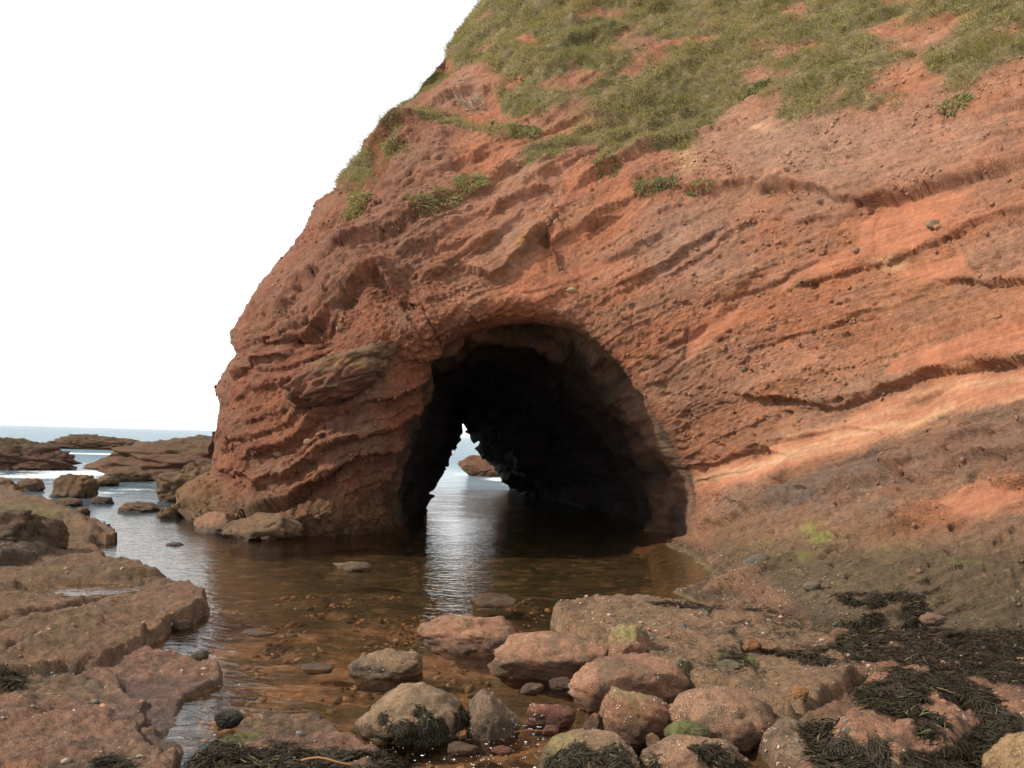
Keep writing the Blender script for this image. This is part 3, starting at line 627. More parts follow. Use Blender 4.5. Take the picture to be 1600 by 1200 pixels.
def near(px, py):
    i = np.argmin((U-px)**2+(Vv-py)**2); return i
def tuft(px, py, rad, n, colr, label, ln=.3):
    i = near(px, py); c = Pfront[i]; nn = Nf[i]; t1 = norm(np.cross(nn, [0, 0, 1.])); t2 = np.cross(nn, t1)
    r = rad*np.sqrt(rng.random(n)); th = rng.random(n)*6.283
    cand = np.where(np.linalg.norm(Pfront-c, axis=1) < rad)[0]
    b = Pfront[rng.choice(cand, n)] if len(cand) else c[None]+t1*np.cos(th)[:, None]*r[:, None]
    rad_v = norm(b-c+rng.normal(size=b.shape)*.02)
    up_ = norm(nn[None]*.8+np.array([[0, 0, .6]])+rad_v*.5+rng.normal(size=(n, 3))*.3)
    cl = np.tile(np.array(colr), (n, 1))*rng.uniform(.6, 1.35, (n, 1)); dry = rng.random(n) > .75; cl[dry] = cl[dry]*.4+np.array([.3, .25, .12])*.6
    o = blades('grass_tuft', b, up_, norm(np.array([[0, -.3, -.8]])+rad_v*.5), ln*rng.uniform(.5, 1.2, n), np.full(n, .022), cl, M_GRASS)
    # origin at its root
    off = Vector(c); o.data.transform(Matrix.Translation(-off)); o.location = off
    return tag(o, label, 'grass tuft', 'grass tufts rooted on the bare cliff face')
OL = (.24, .22, .08); GN = (.18, .20, .07); DG = (.09, .13, .05)
for a_ in [(567, 325, .5, 420, OL, 'olive grass tuft hanging just inside the left skyline above the cliff shoulder', .4),
 (736, 296, .45, 380, OL, 'rounded grass tuft on the sloping ledge above the arch, highest of three in a row', .35),
 (703, 322, .4, 260, OL, 'middle grass tuft of the three in a row on a sloping ledge', .32),
 (668, 342, .35, 220, OL, 'lowest left grass tuft of the three in a row on a sloping ledge', .3),
 (820, 212, .5, 380, GN, 'grass tuft just below the bare red scar left of the main turf', .3),
 (708, 212, .3, 200, GN, 'small green tuft directly below the dead branches', .25),
 (1016, 305, .4, 360, GN, 'green tuft on bare rock left of the pale cream scar', .22),
 (1044, 296, .28, 200, GN, 'small green tuft touching the right end of a wider green tuft', .2),
 (952, 275, .35, 240, GN, 'green tuft hanging alone under the lower edge of the turf', .28),
 (1166, 150, .22, 200, DG, 'left dark green cushion plant of the three along the turf edge', .16),
 (1181, 144, .26, 280, DG, 'middle and largest dark green cushion plant of the three along the turf edge', .18),
 (1196, 141, .22, 200, DG, 'right dark green cushion plant of the three along the turf edge', .16),
 (1490, 164, .35, 260, GN, 'green tuft over a small dark hollow near the upper right of the cliff', .22),
 (1083, 305, .16, 90, GN, 'tiny green tuft at the foot of the pale cream scar', .15),
 (1100, 300, .25, 120, OL, 'dry olive tuft at the left end of the long overhanging ledge', .15),
 (630, 250, .4, 260, OL, 'dry olive tuft on bare soil below the upper left turf strip', .28)]:
    tuft(*a_)
# dead branches
i = near(738, 165); c = Pfront[i]+Nf[i]*.15
def tubes(name, paths, mat, colr, parent=None, sides=6):
    Vs = []; Qs = []; Cs = []; base = 0
    for pts, r0, r1 in paths:
        pts = np.asarray(pts, float); n = len(pts); tg = norm(np.gradient(pts, axis=0)); a1 = norm(np.cross(tg, [.3, .2, .93])); a2 = np.cross(tg, a1)
        th = np.arange(sides)/sides*2*np.pi; r = np.linspace(r0, r1, n)[:, None, None]
        ring = pts[:, None]+(a1[:, None]*np.cos(th)[None, :, None]+a2[:, None]*np.sin(th)[None, :, None])*r
        Vs.append(ring.reshape(-1, 3)); k = np.arange(n-1)[:, None]*sides; j = np.arange(sides)[None]; j2 = (j+1) % sides
        Qs.append((np.stack([k+j, k+j2, k+j2+sides, k+j+sides], -1).reshape(-1, 4))+base); Cs.append(np.tile(np.array(colr)*random.uniform(.8, 1.15), (n*sides, 1)))
        base += n*sides
    return make_mesh(name, np.vstack(Vs), np.vstack(Qs), mat, parent, True, col=np.vstack(Cs))
paths = []
for k in range(34):
    d = norm(np.array([random.gauss(0, 1), random.gauss(-.2, .5), random.gauss(.25, .8)])); L_ = random.uniform(.3, .75); p = c+np.array([random.gauss(0, .18), 0, random.gauss(0, .12)])
    pts = [p]
    for s in range(6): d = norm(d+rng.normal(size=3)*.28); pts.append(pts[-1]+d*L_/6)
    paths.append((pts, .016, .006))
    if k % 2:
        q2 = pts[3]; d2 = norm(d+rng.normal(size=3)*.7); paths.append(([q2, q2+d2*.12, q2+d2*.26+rng.normal(size=3)*.03], .01, .004))
o = tubes('dead_branch', paths, M_WOOD, (.27, .23, .17)); o.data.transform(Matrix.Translation(-Vector(c))); o.location = Vector(c)
tag(o, 'tangle of bleached dead branches caught on the slope under the grass', 'dead bush')

# ================================================================== BOULDERS
def shaped(name, center, half, seed, mat, colr, rot=0., tilt=(0, 0), sub=5, amp=.16, cuts=3, power=2.4, layers=0., colf=None, parent=None, wetz=None, grain=.02):
    v, f = ico(sub); r = random.Random(seed)
    n = norm(v); k = (np.abs(n)**power).sum(1)**(-1/power); s = n*k[:, None]
    for _ in range(cuts):
        d = norm(np.array([r.gauss(0, 1), r.gauss(0, 1), r.gauss(.3, .8)])); h = r.uniform(.55, .82)
        t = s@d; over = np.clip(t-h, 0, None); s = s-d[None]*(over*.8)[:, None]
    off = seed*3.7; nn = norm(s)
    pv = s+off
    disp_ = amp*fbm(pv, 1.1, 3, seed)+amp*.35*fbm(pv, 3.5, 3, seed+3)
    disp_ = disp_-amp*.5*np.clip(1-np.abs(perlin(pv*1.3, seed+21)+.1*perlin(pv*6, 3))*9, 0, 1)+amp*.25*np.abs(fbm(pv, 2.2, 3, seed+23))
    if layers:
        q = s[:, 2]*.9+s[:, 0]*.45+.12*perlin(pv*1.5, 5); disp_ = disp_+layers*ledges(-q*30, 9, seed, .25)
    grain = grain*min(1, half[0]/.35)
    s = s*(1+disp_[:, None]); P_ = s*np.array(half)
    P_ = P_+nn*(grain*fbm(P_+off, 6., 3, seed+7)[:, None]+grain*.5*fbm(P_+off, 20., 2, seed+9)[:, None])
    Rm = np.array(Matrix.Rotation(rot, 3, 'Z') @ Matrix.Rotation(tilt[0], 3, 'X') @ Matrix.Rotation(tilt[1], 3, 'Y'))
    P_ = P_@Rm.T
    Pw = P_+np.array(center)
    base = np.tile(np.array(colr, float), (len(P_), 1)); c1 = fbm(Pw, 1.8, 4, seed+11)
    col_ = base*(1+.3*c1[:, None]); col_ = mix(col_, C(.17, .14, .10), sst(.0, .5, fbm(Pw, 3.5, 5, seed+13, .6))*.6)
    if colf is not None: col_ = colf(Pw, P_/np.array(half), col_)
    wz = .09 if wetz is None else wetz
    col_ = col_*np.array([.71, .63, .52]); wk = sst(wz+.09, wz, Pw[:, 2]+.04*c1); col_ = mix(col_, col_*.5, wk)  # wet band at the waterline; its darkening also paints shade on the undersides
    o = make_mesh(name, P_, None, mat, parent, True, col=col_.clip(0, 1), tri=f, attrs={'wet': wk})
    o.location = Vector(center)
    fn = norm(np.cross(P_[f[:, 1]]-P_[f[:, 0]], P_[f[:, 2]]-P_[f[:, 0]])); vn = np.zeros_like(P_)
    for j in range(3): np.add.at(vn, f[:, j], fn)
    o_pts.append((Pw, norm(vn), o)); return o
o_pts = []
def boulder(x0, y0, x1, y1, zb, seed, colr, label, deep=.8, cat='boulder', group=None, lift=0., **kw):
    p = W((x0+x1)/2, y1, zb); d = p[1]; wd = (x1-x0)*d/F
    dep = wd*deep; c = p.copy(); c[1] += dep*.42
    rr = ray((x0+x1)/2, y0); top = CAMZ+rr[2]*c[1]/rr[1]
    c[0] = ray((x0+x1)/2, (y0+y1)/2)[0]*c[1]/ray((x0+x1)/2, (y0+y1)/2)[1]
    h = max(top-zb, .05); sink = kw.pop('sink', .35)
    hz = h*(1+sink)/2; c[2] = top-hz
    o = shaped('boulder', c, (wd/2*1.02, dep/2, hz), seed, M_BOULD, colr, **kw)
    return tag(o, label, cat, group)
PINK = (.43, .24, .165); TAN = (.37, .25, .16); RED = (.33, .13, .085); BRN = (.19, .115, .07); DRK = (.10, .065, .045); OLV = (.25, .22, .12); CB = 1
def topcol(c2, lo=.3, hi=.9, xc=0., xw=9.):
    def f(Pw, L, col_):
        k = sst(lo, hi, L[:, 2]+.25*fbm(Pw, 5., 3, 5))*np.exp(-((L[:, 0]-xc)/xw)**2); return mix(col_, np.array(c2), k)
    return f
GR = 'boulders strewn over the foreground pool and slabs'
B = boulder
B(665,962,820,1018,.0,3,PINK,'flat-topped pink boulder standing alone in the shallow pool, farthest back',.75,group=GR,cuts=4,power=3.2)
B(768,995,948,1065,.0,4,PINK,'long pink boulder with a dark barnacled waterline, right of the flat-topped one',.6,group=GR,power=2.6,cuts=3,wetz=.1)
B(942,978,1022,1030,.25,5,(.42,.235,.17),'rounded pink boulder with a yellowish top on the long slab',.8,group=GR,colf=topcol((.36,.32,.14),.2,.8,-.3,.7))
B(892,1028,1082,1118,.0,6,PINK,'broad domed boulder behind the layered round boulder',.8,group=GR,power=2.3,cuts=2,amp=.12)
B(1040,1076,1206,1170,.0,7,(.41,.25,.175),'large smooth dome with small limpets above the green cobble',.8,group=GR,power=2.1,cuts=1,amp=.08)
B(938,1070,1046,1160,.0,8,(.33,.17,.11),'round layered boulder with a yellow lichened top',.9,group=GR,layers=.09,power=2.2,cuts=2,amp=.1,colf=topcol((.4,.36,.17),.5,.9,-.1,.5))
B(1024,1028,1080,1074,.15,9,OLV,'grey-olive block wedged behind the domed boulder',.9,group=GR,power=3.5,cuts=4)
B(1041,1129,1110,1164,.1,10,(.21,.24,.09),'green algae-coated cobble lying beside the smooth dome',.6,cat='cobble',group=GR,power=2.6,cuts=3,amp=.08)
B(911,1116,944,1150,.0,11,(.42,.22,.15),'small pink cobble at the left foot of the layered boulder',.9,cat='cobble',group=GR)
B(809,1102,896,1134,.0,12,RED,'oblong dark red stone lying in the pool',.5,cat='stone',group=GR,power=3,cuts=1,amp=.07)
B(845,1134,872,1150,.0,13,(.38,.15,.09),'little red pebble in front of the oblong red stone',.9,cat='pebble',group=GR,sub=4)
WB = B(562,1074,722,1166,-.02,14,(.42,.29,.19),'big rounded boulder half draped with black seaweed',.9,group=GR,power=2.2,cuts=2,amp=.1)
B(732,1088,808,1160,-.02,15,(.36,.25,.18),'low pale flat rock just right of the seaweed-draped boulder',1.1,cat='rock',group=GR,power=3,amp=.14,sink=1.2)
B(550,1020,670,1062,-.02,16,TAN,'low tan rock awash in the middle of the pool',.8,cat='rock',group=GR,power=2.6,sink=.9)
B(842,1152,1015,1225,.0,17,TAN,'tan boulder with yellow-green lichen at the bottom edge, centre right',.9,group=GR,colf=topcol((.36,.33,.14),-.2,.5,-.9,.45),power=2.2,amp=.1)
B(1005,1158,1165,1235,.0,18,(.42,.26,.18),'rough pinkish boulder at the bottom edge right of the lichened one',.8,group=GR,amp=.14)
B(338,1108,376,1134,.02,19,(.07,.065,.055),'small black stone at the mouth of the narrow gully',.8,cat='stone',group=GR,sub=4)
B(262,968,298,984,.0,20,BRN,'small brown stone breaking the bright water beside the left slab',.8,cat='stone',group=GR,sub=4)
B(300,1016,326,1030,.0,21,(.2,.16,.1),'small olive stone at the water edge near the tip of the lower left slab',.8,cat='stone',group=GR,sub=4)
B(1240,1068,1262,1092,.29,22,(.5,.24,.09),'orange cobble perched near the edge of the long slab',.8,cat='cobble',group=GR,sub=4)
B(1056,974,1074,988,.29,23,(.19,.2,.18),'grey cobble on top of the long slab',.8,cat='cobble',group=GR,sub=4)
B(1120,1032,1156,1048,.29,24,(.17,.18,.14),'flat grey-green cobble beside a small clump of seaweed on the long slab',.8,cat='cobble',group=GR,sub=4)
B(1160,997,1184,1016,.29,25,(.42,.2,.1),'orange angular stone next to the green algae patch',.8,cat='stone',group=GR,sub=4,cuts=5)
B(1182,1000,1214,1016,.29,26,(.4,.2,.11),'flat orange stone right of the orange angular stone',.8,cat='stone',group=GR,sub=4,cuts=4)
B(1010,1146,1030,1166,.05,27,(.35,.22,.13),'small tan stone between layered boulder and green cobble',.8,cat='stone',group=GR,sub=4)
B(1030,1044,1046,1056,.35,28,(.45,.2,.1),'small bright orange patch stone on the shoulder of the domed boulder',.8,cat='pebble',group=GR,sub=3) if False else None
B(1548,1150,1680,1260,.1,29,(.38,.26,.15),'smooth tan boulder cut by the right edge in the bottom corner',.9,group=GR,amp=.08)
B(1440,956,1476,974,.42,30,(.24,.16,.13),'brown cobble among the seaweed at the foot of the right wall',.8,cat='cobble',group=GR,sub=4)
for k_, (x0, y0, x1, y1, cl, lb) in enumerate([(735,930,805,948,(.3,.18,.1),'low brown rock awash just under the bright reflection column'),(520,878,580,893,(.3,.2,.1),'submerged tan rock faint below the dark middle of the pool'),
  (700,1012,742,1024,(.22,.13,.08),'small brown rock awash behind the left end of the long pink boulder'),(812,1068,850,1084,(.34,.2,.13),'pinkish stone half under water below the long pink boulder'),
  (470,1040,520,1052,(.3,.17,.1),'low brown rock awash left of the tan pool rock'),(380,985,430,995,(.3,.17,.1),'flat brown rock barely breaking the rippled water near the left slab'),
  (858,1058,890,1076,(.25,.15,.1),'brown stone wedged at the left foot of the domed boulder'),(700,1160,745,1180,(.26,.15,.09),'brown stone in the foam-flecked water at the bottom edge'),
  (770,1165,800,1180,(.36,.15,.09),'small red stone in the foam-flecked water at the bottom edge'),(1180,1060,1222,1082,(.3,.2,.13),'tan stone lodged under the front edge of the long slab'),
  (915,1018,948,1034,(.34,.2,.14),'pinkish stone between the long pink boulder and the yellow-topped boulder'),(1205,1150,1245,1178,(.3,.2,.14),'tan stone right of the smooth limpet dome')]):
    B(x0, y0, x1, y1, -.03 if y1 < 1060 else .0, 80+k_, cl, lb, .9, cat='rock' if x1-x0 > 45 else 'stone', group=GR, sub=4, power=2.8, amp=.16, cuts=3)
B(-70,794,52,868,.28,98,(.15,.09,.06),'dark rough rock mass cut by the left edge on the upper left shelf',.8,cat='rock',group=GR,amp=.24,cuts=6,power=3,layers=.08)
B(36,800,100,860,.28,99,(.16,.10,.065),'dark undercut rock with a rounded right end on the upper left shelf',.8,cat='rock',group=GR,amp=.2,cuts=4,power=2.8,layers=.08)
# channel boulders
GC = 'dark boulders in the left channel'
B(165,727,230,755,-.05,40,BRN,'smooth dark boulder nearest the green reef in the channel',.9,group=GC,power=2.2)
B(86,741,152,781,-.05,41,(.2,.125,.07),'double-humped brown boulder in the middle of the channel',.9,group=GC,amp=.2)
B(140,743,184,762,-.05,42,BRN,'low brown boulder touching the double-humped one on its right',.8,group=GC)
B(30,748,72,770,-.05,43,BRN,'dark boulder at the head of the left shelf',.9,group=GC)
B(-30,745,30,775,-.05,44,(.22,.12,.075),'brown boulder cut by the left edge below the big dark rock',.9,group=GC)
B(142,776,178,790,-.05,45,DRK,'small dark stone alone in the channel',.8,cat='stone',group=GC,sub=4)
B(88,778,130,794,-.05,46,BRN,'flat brown stone below the double-humped boulder',.8,cat='stone',group=GC,sub=4)
B(190,786,252,803,-.05,47,BRN,'flat rock awash in mid channel',.9,cat='rock',group=GC,power=3,amp=.2)
B(248,790,284,812,-.05,48,(.2,.125,.07),'rock awash against the foot of the cliff nose',.9,cat='rock',group=GC)
B(252,838,292,843,-.05,49,DRK,'thin dark rock just breaking the bright water',.9,cat='rock',group=GC,sub=4)
B(258,847,286,856,-.05,50,(.26,.15,.1),'small pinkish stone in bright water below the thin dark rock',.8,cat='stone',group=GC,sub=4)
B(118,793,140,808,-.05,51,BRN,'small brown stone touching the shelf tip',.8,cat='stone',group=GC,sub=4)
B(306,800,378,836,-.05,52,(.36,.2,.135),'pinkish boulder leaning on the foot of the cliff nose',.8,group=GC,amp=.1)
B(288,740,336,768,.2,53,DRK,'round dark boulder lodged on the cliff nose',.9,group=GC,amp=.08)
B(354,800,470,848,-.1,54,(.27,.17,.105),'rough brown block at the left corner of the buttress waterline',.7,group=GC,amp=.2)
# far rocks
def greenf(k=.7):
    def f(Pw, L, col_): return mix(col_*.75, C(.13, .12, .06), sst(.25, .8, L[:, 2]+.3*fbm(Pw, 1., 4, 3))*k)
    return f
GF = 'reefs standing in the open sea'
B(-120,686,99,738,-.1,60,(.18,.085,.06),'big dark rock with a green top at the left edge of the sea',.8,cat='rock',group=GF,power=2.6,amp=.16,layers=.08,colf=greenf(.5),sub=6,grain=.12)
B(62,682,216,704,-.1,61,(.21,.12,.08),'long low reef farthest out on the left',.4,cat='reef',group=GF,power=2.0,amp=.26,layers=.1,sub=6,colf=greenf(.2),grain=.16)
B(150,683,560,758,-.1,62,(.24,.12,.08),'green-topped reef running out from behind the cliff nose',.9,cat='reef',group=GF,power=1.9,amp=.12,cuts=5,layers=.09,sub=6,colf=greenf(.4),grain=.13)
B(240,722,380,790,-.1,63,(.21,.14,.085),'lumpy brown rocks between the green reef and the cliff nose',.7,cat='rock',group=GF,amp=.25,sub=6)
B(716,711,810,747,-.1,64,(.23,.115,.075),'sloping red rock seen through the cave exit',.7,cat='rock',group=GF,amp=.14,sub=6)
# outcrop hanging on the left buttress (part of the cliff)
def outcol(Pw, L, col_):
    k = sst(.0, .5, L[:, 2]+.2*fbm(Pw, 3, 3, 4)); c = mix(col_, C(.23, .17, .085), k*.5)
    d = np.exp(-(((L[:, 0]-.15)/.28)**2+((L[:, 2]-.38)/.13)**2)**1.5)*sst(-.1,.2,fbm(Pw, 5., 3, 8)+.1); return mix(c, C(.48, .25, .03), d.clip(0,1)*.9)
i = near(541, 588); cpos = Pfront[i]+Nf[i]*.1
ob = shaped('rock_outcrop', cpos, (1.42, 1.0, .62), 71, M_BOULD, (.24, .1, .065), tilt=(0, -.42), sub=6, amp=.2, cuts=3, power=2.6, colf=outcol, wetz=-9)
ob.parent = cliff; ob['label'] = 'olive-topped outcrop with orange lichen jutting from the left buttress'; o_pts.pop()
for (px, py, r_, cl, lb) in [(1459,349,.14,(.28,.23,.16),'grey cobble stuck in the face'),(893,453,.1,(.4,.3,.18),'round tan cobble above the arch'),(1466,354,.08,(.42,.22,.13),'small orange cobble beside the grey one'),
        (1338,392,.08,(.3,.2,.15),''),(1160,578,.06,(.2,.16,.13),''),(1250,655,.08,(.25,.16,.12),''),(480,690,.12,(.3,.22,.16),'grey cobble low on the left buttress'),(430,706,.1,(.38,.27,.2),'pale cobble low on the left buttress'),(1190,888,.16,(.12,.12,.12),'dark slate cobble on the ramp'),(1270,920,.12,(.13,.12,.11),'dark cobble low on the ramp')]:
    i = near(px, py); o = shaped('cobble', Pfront[i]+Nf[i]*r_*.25, (r_*1.25, r_*.7, r_*.8), int(px), M_PEB, cl, sub=3, amp=.12, wetz=-9); o.parent = cliff; o_pts.pop()
    if lb: o['label'] = lb

# ================================================================== SHORE (ground sheet)
ys = np.concatenate([np.linspace(-2.0, 2.0, 12, endpoint=False), np.linspace(2.0, 6.0, 30, endpoint=False), 1/np.linspace(1/6., 1/31., 330), np.linspace(31.5, 75, 40)])
rx_ = np.concatenate([-np.geomspace(3.2, .79, 34), np.linspace(-.78, .78, 600), np.geomspace(.79, 3.2, 34)]); NYg, NXg = len(ys), len(rx_)
X = (np.maximum(ys, 2.5)[:, None]*rx_[None]).ravel(); Y = (ys[:, None]*np.ones(NXg)[None]).ravel()
G2 = np.c_[X, Y, X*0]
def poly(pts, h): 
    a_ = W(np.array([p[0] for p in pts], float), np.array([p[1] for p in pts], float), h); return [(p[0], p[1]) for p in a_]
jn = .11*perlin(G2*2.1, 200)+.022*perlin(G2*6, 201); jm = .11*perlin(G2*2.1, 202)+.022*perlin(G2*6, 203)
Xj, Yj = X+jn*1.2, Y+jm*1.2
pxg = None
Z = -.24+.07*fbm(G2, .8, 4, 204)-.25*sst(15, 19, Y)*sst(-8, -3, X)*sst(5.5, 2, X)-.9*sst(27, 40, Y)-.3*sst(-3.2, -5, X)*sst(10, 20, Y)
Z += .10*sst(10.5, 8, Y)
# ripple-like submerged beds
Z += .05*ledges((Y*38-X*14+perlin(G2*.8, 205)*30), 30, 6)
shelf_id = np.zeros(len(X)); 
def shelf(pts, h, wdt, hb=-.3, rough_=.03, ident=1, und=.06, seed=0, tilt=(0, 0)):
    global Z, shelf_id
    pl = poly(pts, h); d = poly_sdf(Xj, Yj, pl)
    k = np.clip((d+wdt*.3)/wdt, 0, 1); k = 1-(1-k)**2.2
    c = np.mean(pl, axis=0)
    top = h+und*fbm(G2, .7, 3, 210+seed)+rough_*fbm(G2, 3.5, 4, 214+seed)+tilt[0]*(X-c[0])+tilt[1]*(Y-c[1])
    top = top+.04*ledges((Y*40-X*22+perlin(G2*1.2, 216)*14), 26, 8+seed)
    zz = hb+(top-hb)*k; m = (zz > Z) & (d > -wdt)
    Z = np.where(m, zz, Z); shelf_id = np.where(m & (k > .25), ident, shelf_id); return d
L1 = [(262,1240),(282,1150),(278,1112),(300,1078),(345,1058),(352,1036),(300,1024),(235,1012),(150,1000),(0,990),(-700,1000),(-900,1700),(200,1700)]
L2 = [(332,934),(300,950),(255,966),(234,985),(212,1003),(150,1027),(110,1030),(60,1038),(0,1042),(-700,1080),(-700,890),(0,870),(200,880),(250,898),(312,916)]
L3 = [(262,889),(215,874),(175,864),(155,846),(142,820),(120,797),(95,782),(60,770),(0,757),(-600,740),(-600,930),(0,915),(150,905),(240,896)]
FC = [(285,1195),(330,1158),(372,1120),(440,1100),(520,1108),(556,1135),(590,1160),(640,1180),(640,1240),(500,1700),(220,1700),(255,1240)]
R1 = [(864,950),(880,934),(1000,928),(1100,942),(1200,952),(1292,984),(1305,1005),(1338,1046),(1325,1072),(1245,1110),(1180,1096),(1090,1066),(1040,1046),(960,1020),(885,978)]
RF = [(1195,1105),(1250,1060),(1290,1000),(1290,960),(1600,960),(2400,960),(2400,1700),(1250,1700),(1190,1260),(1235,1200),(1235,1150),(1215,1125)]
shelf(L1, .10, .14, ident=1, seed=1, tilt=(-.02, 0)); shelf(L2, .22, .12, ident=2, seed=2); shelf(L3, .30, .3, ident=3, seed=3, und=.12)
shelf([(80,816),(60,806),(0,812),(-300,812),(-300,870),(0,864),(55,856),(85,838)], .55, .35, hb=.25, ident=4, seed=4)
shelf([(150,812),(120,792),(80,786),(20,785),(-200,780),(-200,802),(20,804),(100,806)], .5, .5, hb=.2, ident=3, seed=5)
shelf(FC, .10, .3, ident=5, seed=6); shelf(RF, .2, .3, ident=7, seed=8, und=.04); shelf(R1, .29, .11, ident=6, seed=7)
shelf([(1335,1100),(1345,1050),(1400,1036),(1470,1050),(1500,1090),(1540,1105),(1500,1150),(1400,1160),(1300,1140),(1290,1110)], .4, .35, hb=.1, ident=8, seed=9)
shelf([(1180,1120),(1240,1112),(1290,1140),(1290,1175),(1250,1180),(1200,1150)], .2, .2, hb=-.1, ident=9, seed=10)
shelf([(1440,1050),(1520,1070),(1620,1090),(1620,1120),(1540,1110),(1450,1075)], .36, .3, hb=.15, ident=8, seed=11)
# channel behind the long slab, joints and steps
def groove(pts, h, wdt, amp, step=0.):
    global Z
    d, sg = seg_dist(Xj, Yj, poly(pts, h)); Z = Z-amp*np.exp(-(d/wdt)**2)
    if step: Z = Z+step*np.exp(-(d/.5)**2)*np.clip(sg*d/.03, -1, 1)*-1
groove([(0,1098),(60,1080),(100,1057),(150,1037)], .12, .035, .09, .03)
groove([(30,1003),(70,976),(120,963),(190,968)], .26, .06, .07, .05)
groove([(215,885),(160,900),(60,920),(0,925)], .5, .05, .07, .04)
groove([(860,935),(1000,932),(1100,947),(1210,958),(1300,968),(1450,972),(1700,985)], .2, .35, .30)
groove([(180,1060),(230,1100),(240,1160)], .1, .02, .05, .02); groove([(0,1130),(120,1110),(200,1120)], .1, .02, .05, .02); groove([(100,950),(200,930),(300,925)], .22, .03, .05, .03); groove([(60,890),(140,870),(200,872)], .3, .05, .06, .04)
groove([(1100,945),(1150,985),(1180,1040)], .34, .03, .06, .02); groove([(900,960),(980,958),(1060,975)], .34, .03, .05, .03)
groove([(1240,1112),(1290,1092),(1320,1070),(1345,1048)], .25, .05, .12)
groove([(1000,1040),(1100,1072),(1200,1100),(1245,1112)], .2, .05, .14)
groove([(940,972),(1000,990),(1060,1020)], .5, .04, .05); groove([(1000,960),(1100,990),(1280,1010)], .5, .03, .04, .02)
# puddle basin
pcn = W(147, 921, .21); e = np.hypot((X-pcn[0])/.62, (Y-pcn[1])/.55)
Z = np.where(e < 1.5, Z*sst(.8, 1.5, e)+(.175+.05*perlin(G2*4, 3))*(1-sst(.8, 1.5, e)), Z)
# ground rises towards and under the viewer, drops away under the cliff
Z = np.maximum(Z, (-.5+.85*sst(6.2, 3.5, Y))); Z += .035*fbm(G2, 3.2, 4, 220)*sst(-.1, .2, Z)+.012*fbm(G2, 12., 3, 224)+.02*fbm(G2, 3.2, 3, 226)
wg, wgi = worley(G2, 7, 5); Z += .02*np.clip(.4-wg, 0, 1)/.4*(wgi > .7)
Z -= .05*np.clip(fbm(G2, 2.4, 3, 228)-.35, 0, 1)*(Z > .1)
dry = sst(-.02, .08, Z); Z += dry*(.018*fbm(G2, 7., 3, 460, .65)+.012*np.abs(fbm(G2, 4., 3, 464)))
w3, w3i = worley(G2, 13., 7); Z += dry*.012*np.clip(.45-w3, 0, 1)/.45*(w3i > .55)*sst(-.3, .3, fbm(G2, 1.2, 3, 468)); Z -= dry*.035*np.clip(.32-w3, 0, 1)/.32*(w3i < .16)
Z = Z+sst(.0, -.08, Z)*(.05*fbm(G2*np.array([.6, 1.3, 1]), 1.8, 4, 480)); P_g = np.c_[X, Y, Z]; N_g = vnormals(P_g, NYg, NXg); N_g *= np.sign(N_g[:, 2:])
r3 = (P_g-np.array([0, 0, CAMZ]))@Rn; gpx = 800+F*r3[:, 0]/(-r3[:, 2]); gpy = 600-F*r3[:, 1]/(-r3[:, 2])
og = np.ones((len(X), 1))
g1 = fbm(G2, .9, 4, 230); g2_ = fbm(G2, 3.5, 4, 234)
cg = mix(C(.34, .19, .13)*og, C(.25, .165, .10), sst(-.3, .4, g1)); cg = mix(cg, C(.17, .125, .075), sst(0, .5, g2_)*.5)
is_ = lambda k: (shelf_id == k).astype(float)
cg = mix(cg, C(.37, .20, .15), is_(1)*.55); cg = mix(cg, C(.25, .16, .09), (is_(3)+is_(2)*.6)*.7); cg = mix(cg, C(.10, .07, .045), is_(4)*sst(.80, .62, Z)*.9)
cg = mix(cg, C(.37, .25, .16), is_(6)*.6); cg = mix(cg, C(.50, .27, .18), is_(8)*.75); cg = mix(cg, C(.33, .27, .2), is_(9)*.6)
def gmask(pts, h, w=.15):
    return sst(-w, w, poly_sdf(Xj, Yj, poly(pts, h)))
sand = gmask([(-200,1150),(20,1148),(90,1165),(150,1185),(180,1260),(-200,1300)], .3, .1)
cg = mix(cg, C(.48, .235, .14), sand); Z2 = sand*.03*fbm(G2*np.array([1, 2.5, 1]), 5, 3, 240)
cg = mix(cg, C(.17, .18, .05), gmask([(-200,775),(60,775),(95,795),(60,803),(-200,800)], .75, .3)*.7)
cg = mix(cg, C(.15, .19, .03), gmask([(318,1166),(350,1146),(400,1146),(388,1162),(330,1180)], .1, .04)*.85)
cg = mix(cg, C(.12, .22, .04), gmask([(1125,996),(1165,990),(1175,1006),(1140,1012)], .5, .06)*.8)
cg = mix(cg, C(.2, .17, .1), is_(1)*sst(.1, .5, fbm(G2, .5, 3, 245))*.5)
# seabed
sub = sst(.03, -.06, Z); Zs = .03*fbm(G2*np.array([.6, 1.4, 1]), 2.5, 4, 480)*sub
sb = mix(C(.42, .25, .155)*og, C(.15, .115, .065), sst(-.25, .3, fbm(G2*np.array([.6, 1.6, 1]), 1.3, 4, 250))); sb = mix(sb, C(.06, .06, .03), sst(12, 15, Y+1.5*g1)*.8)
sb = mix(sb, C(.05, .055, .025), sst(.05, .5, fbm(G2*np.array([.5, 1.5, 1]), 1., 4, 255))*.6)
cg = mix(cg, cg*.42, sst(.12, .04, Z+.03*g2_)*.9); cg = cg*np.array([.69, .60, .49]); sb = mix(sb, C(.45, .30, .2), sst(.25, .5, fbm(G2*np.array([.7, 1.3, 1]), 2.4, 4, 490))*.45); sb = mix(sb, C(.05, .045, .025), sst(.1, .45, fbm(G2*np.array([.6, 1.4, 1]), 3.2, 4, 492))*.6)
cg = mix(cg, sb, sub)
cg = mix(cg, C(.06, .05, .035), sst(.15, .5, fbm(G2, 5., 4, 470, .65))*.5*dry); cg = mix(cg, C(.34, .22, .14), ((w3 < .3)*(w3i > .8)*.4)*dry)
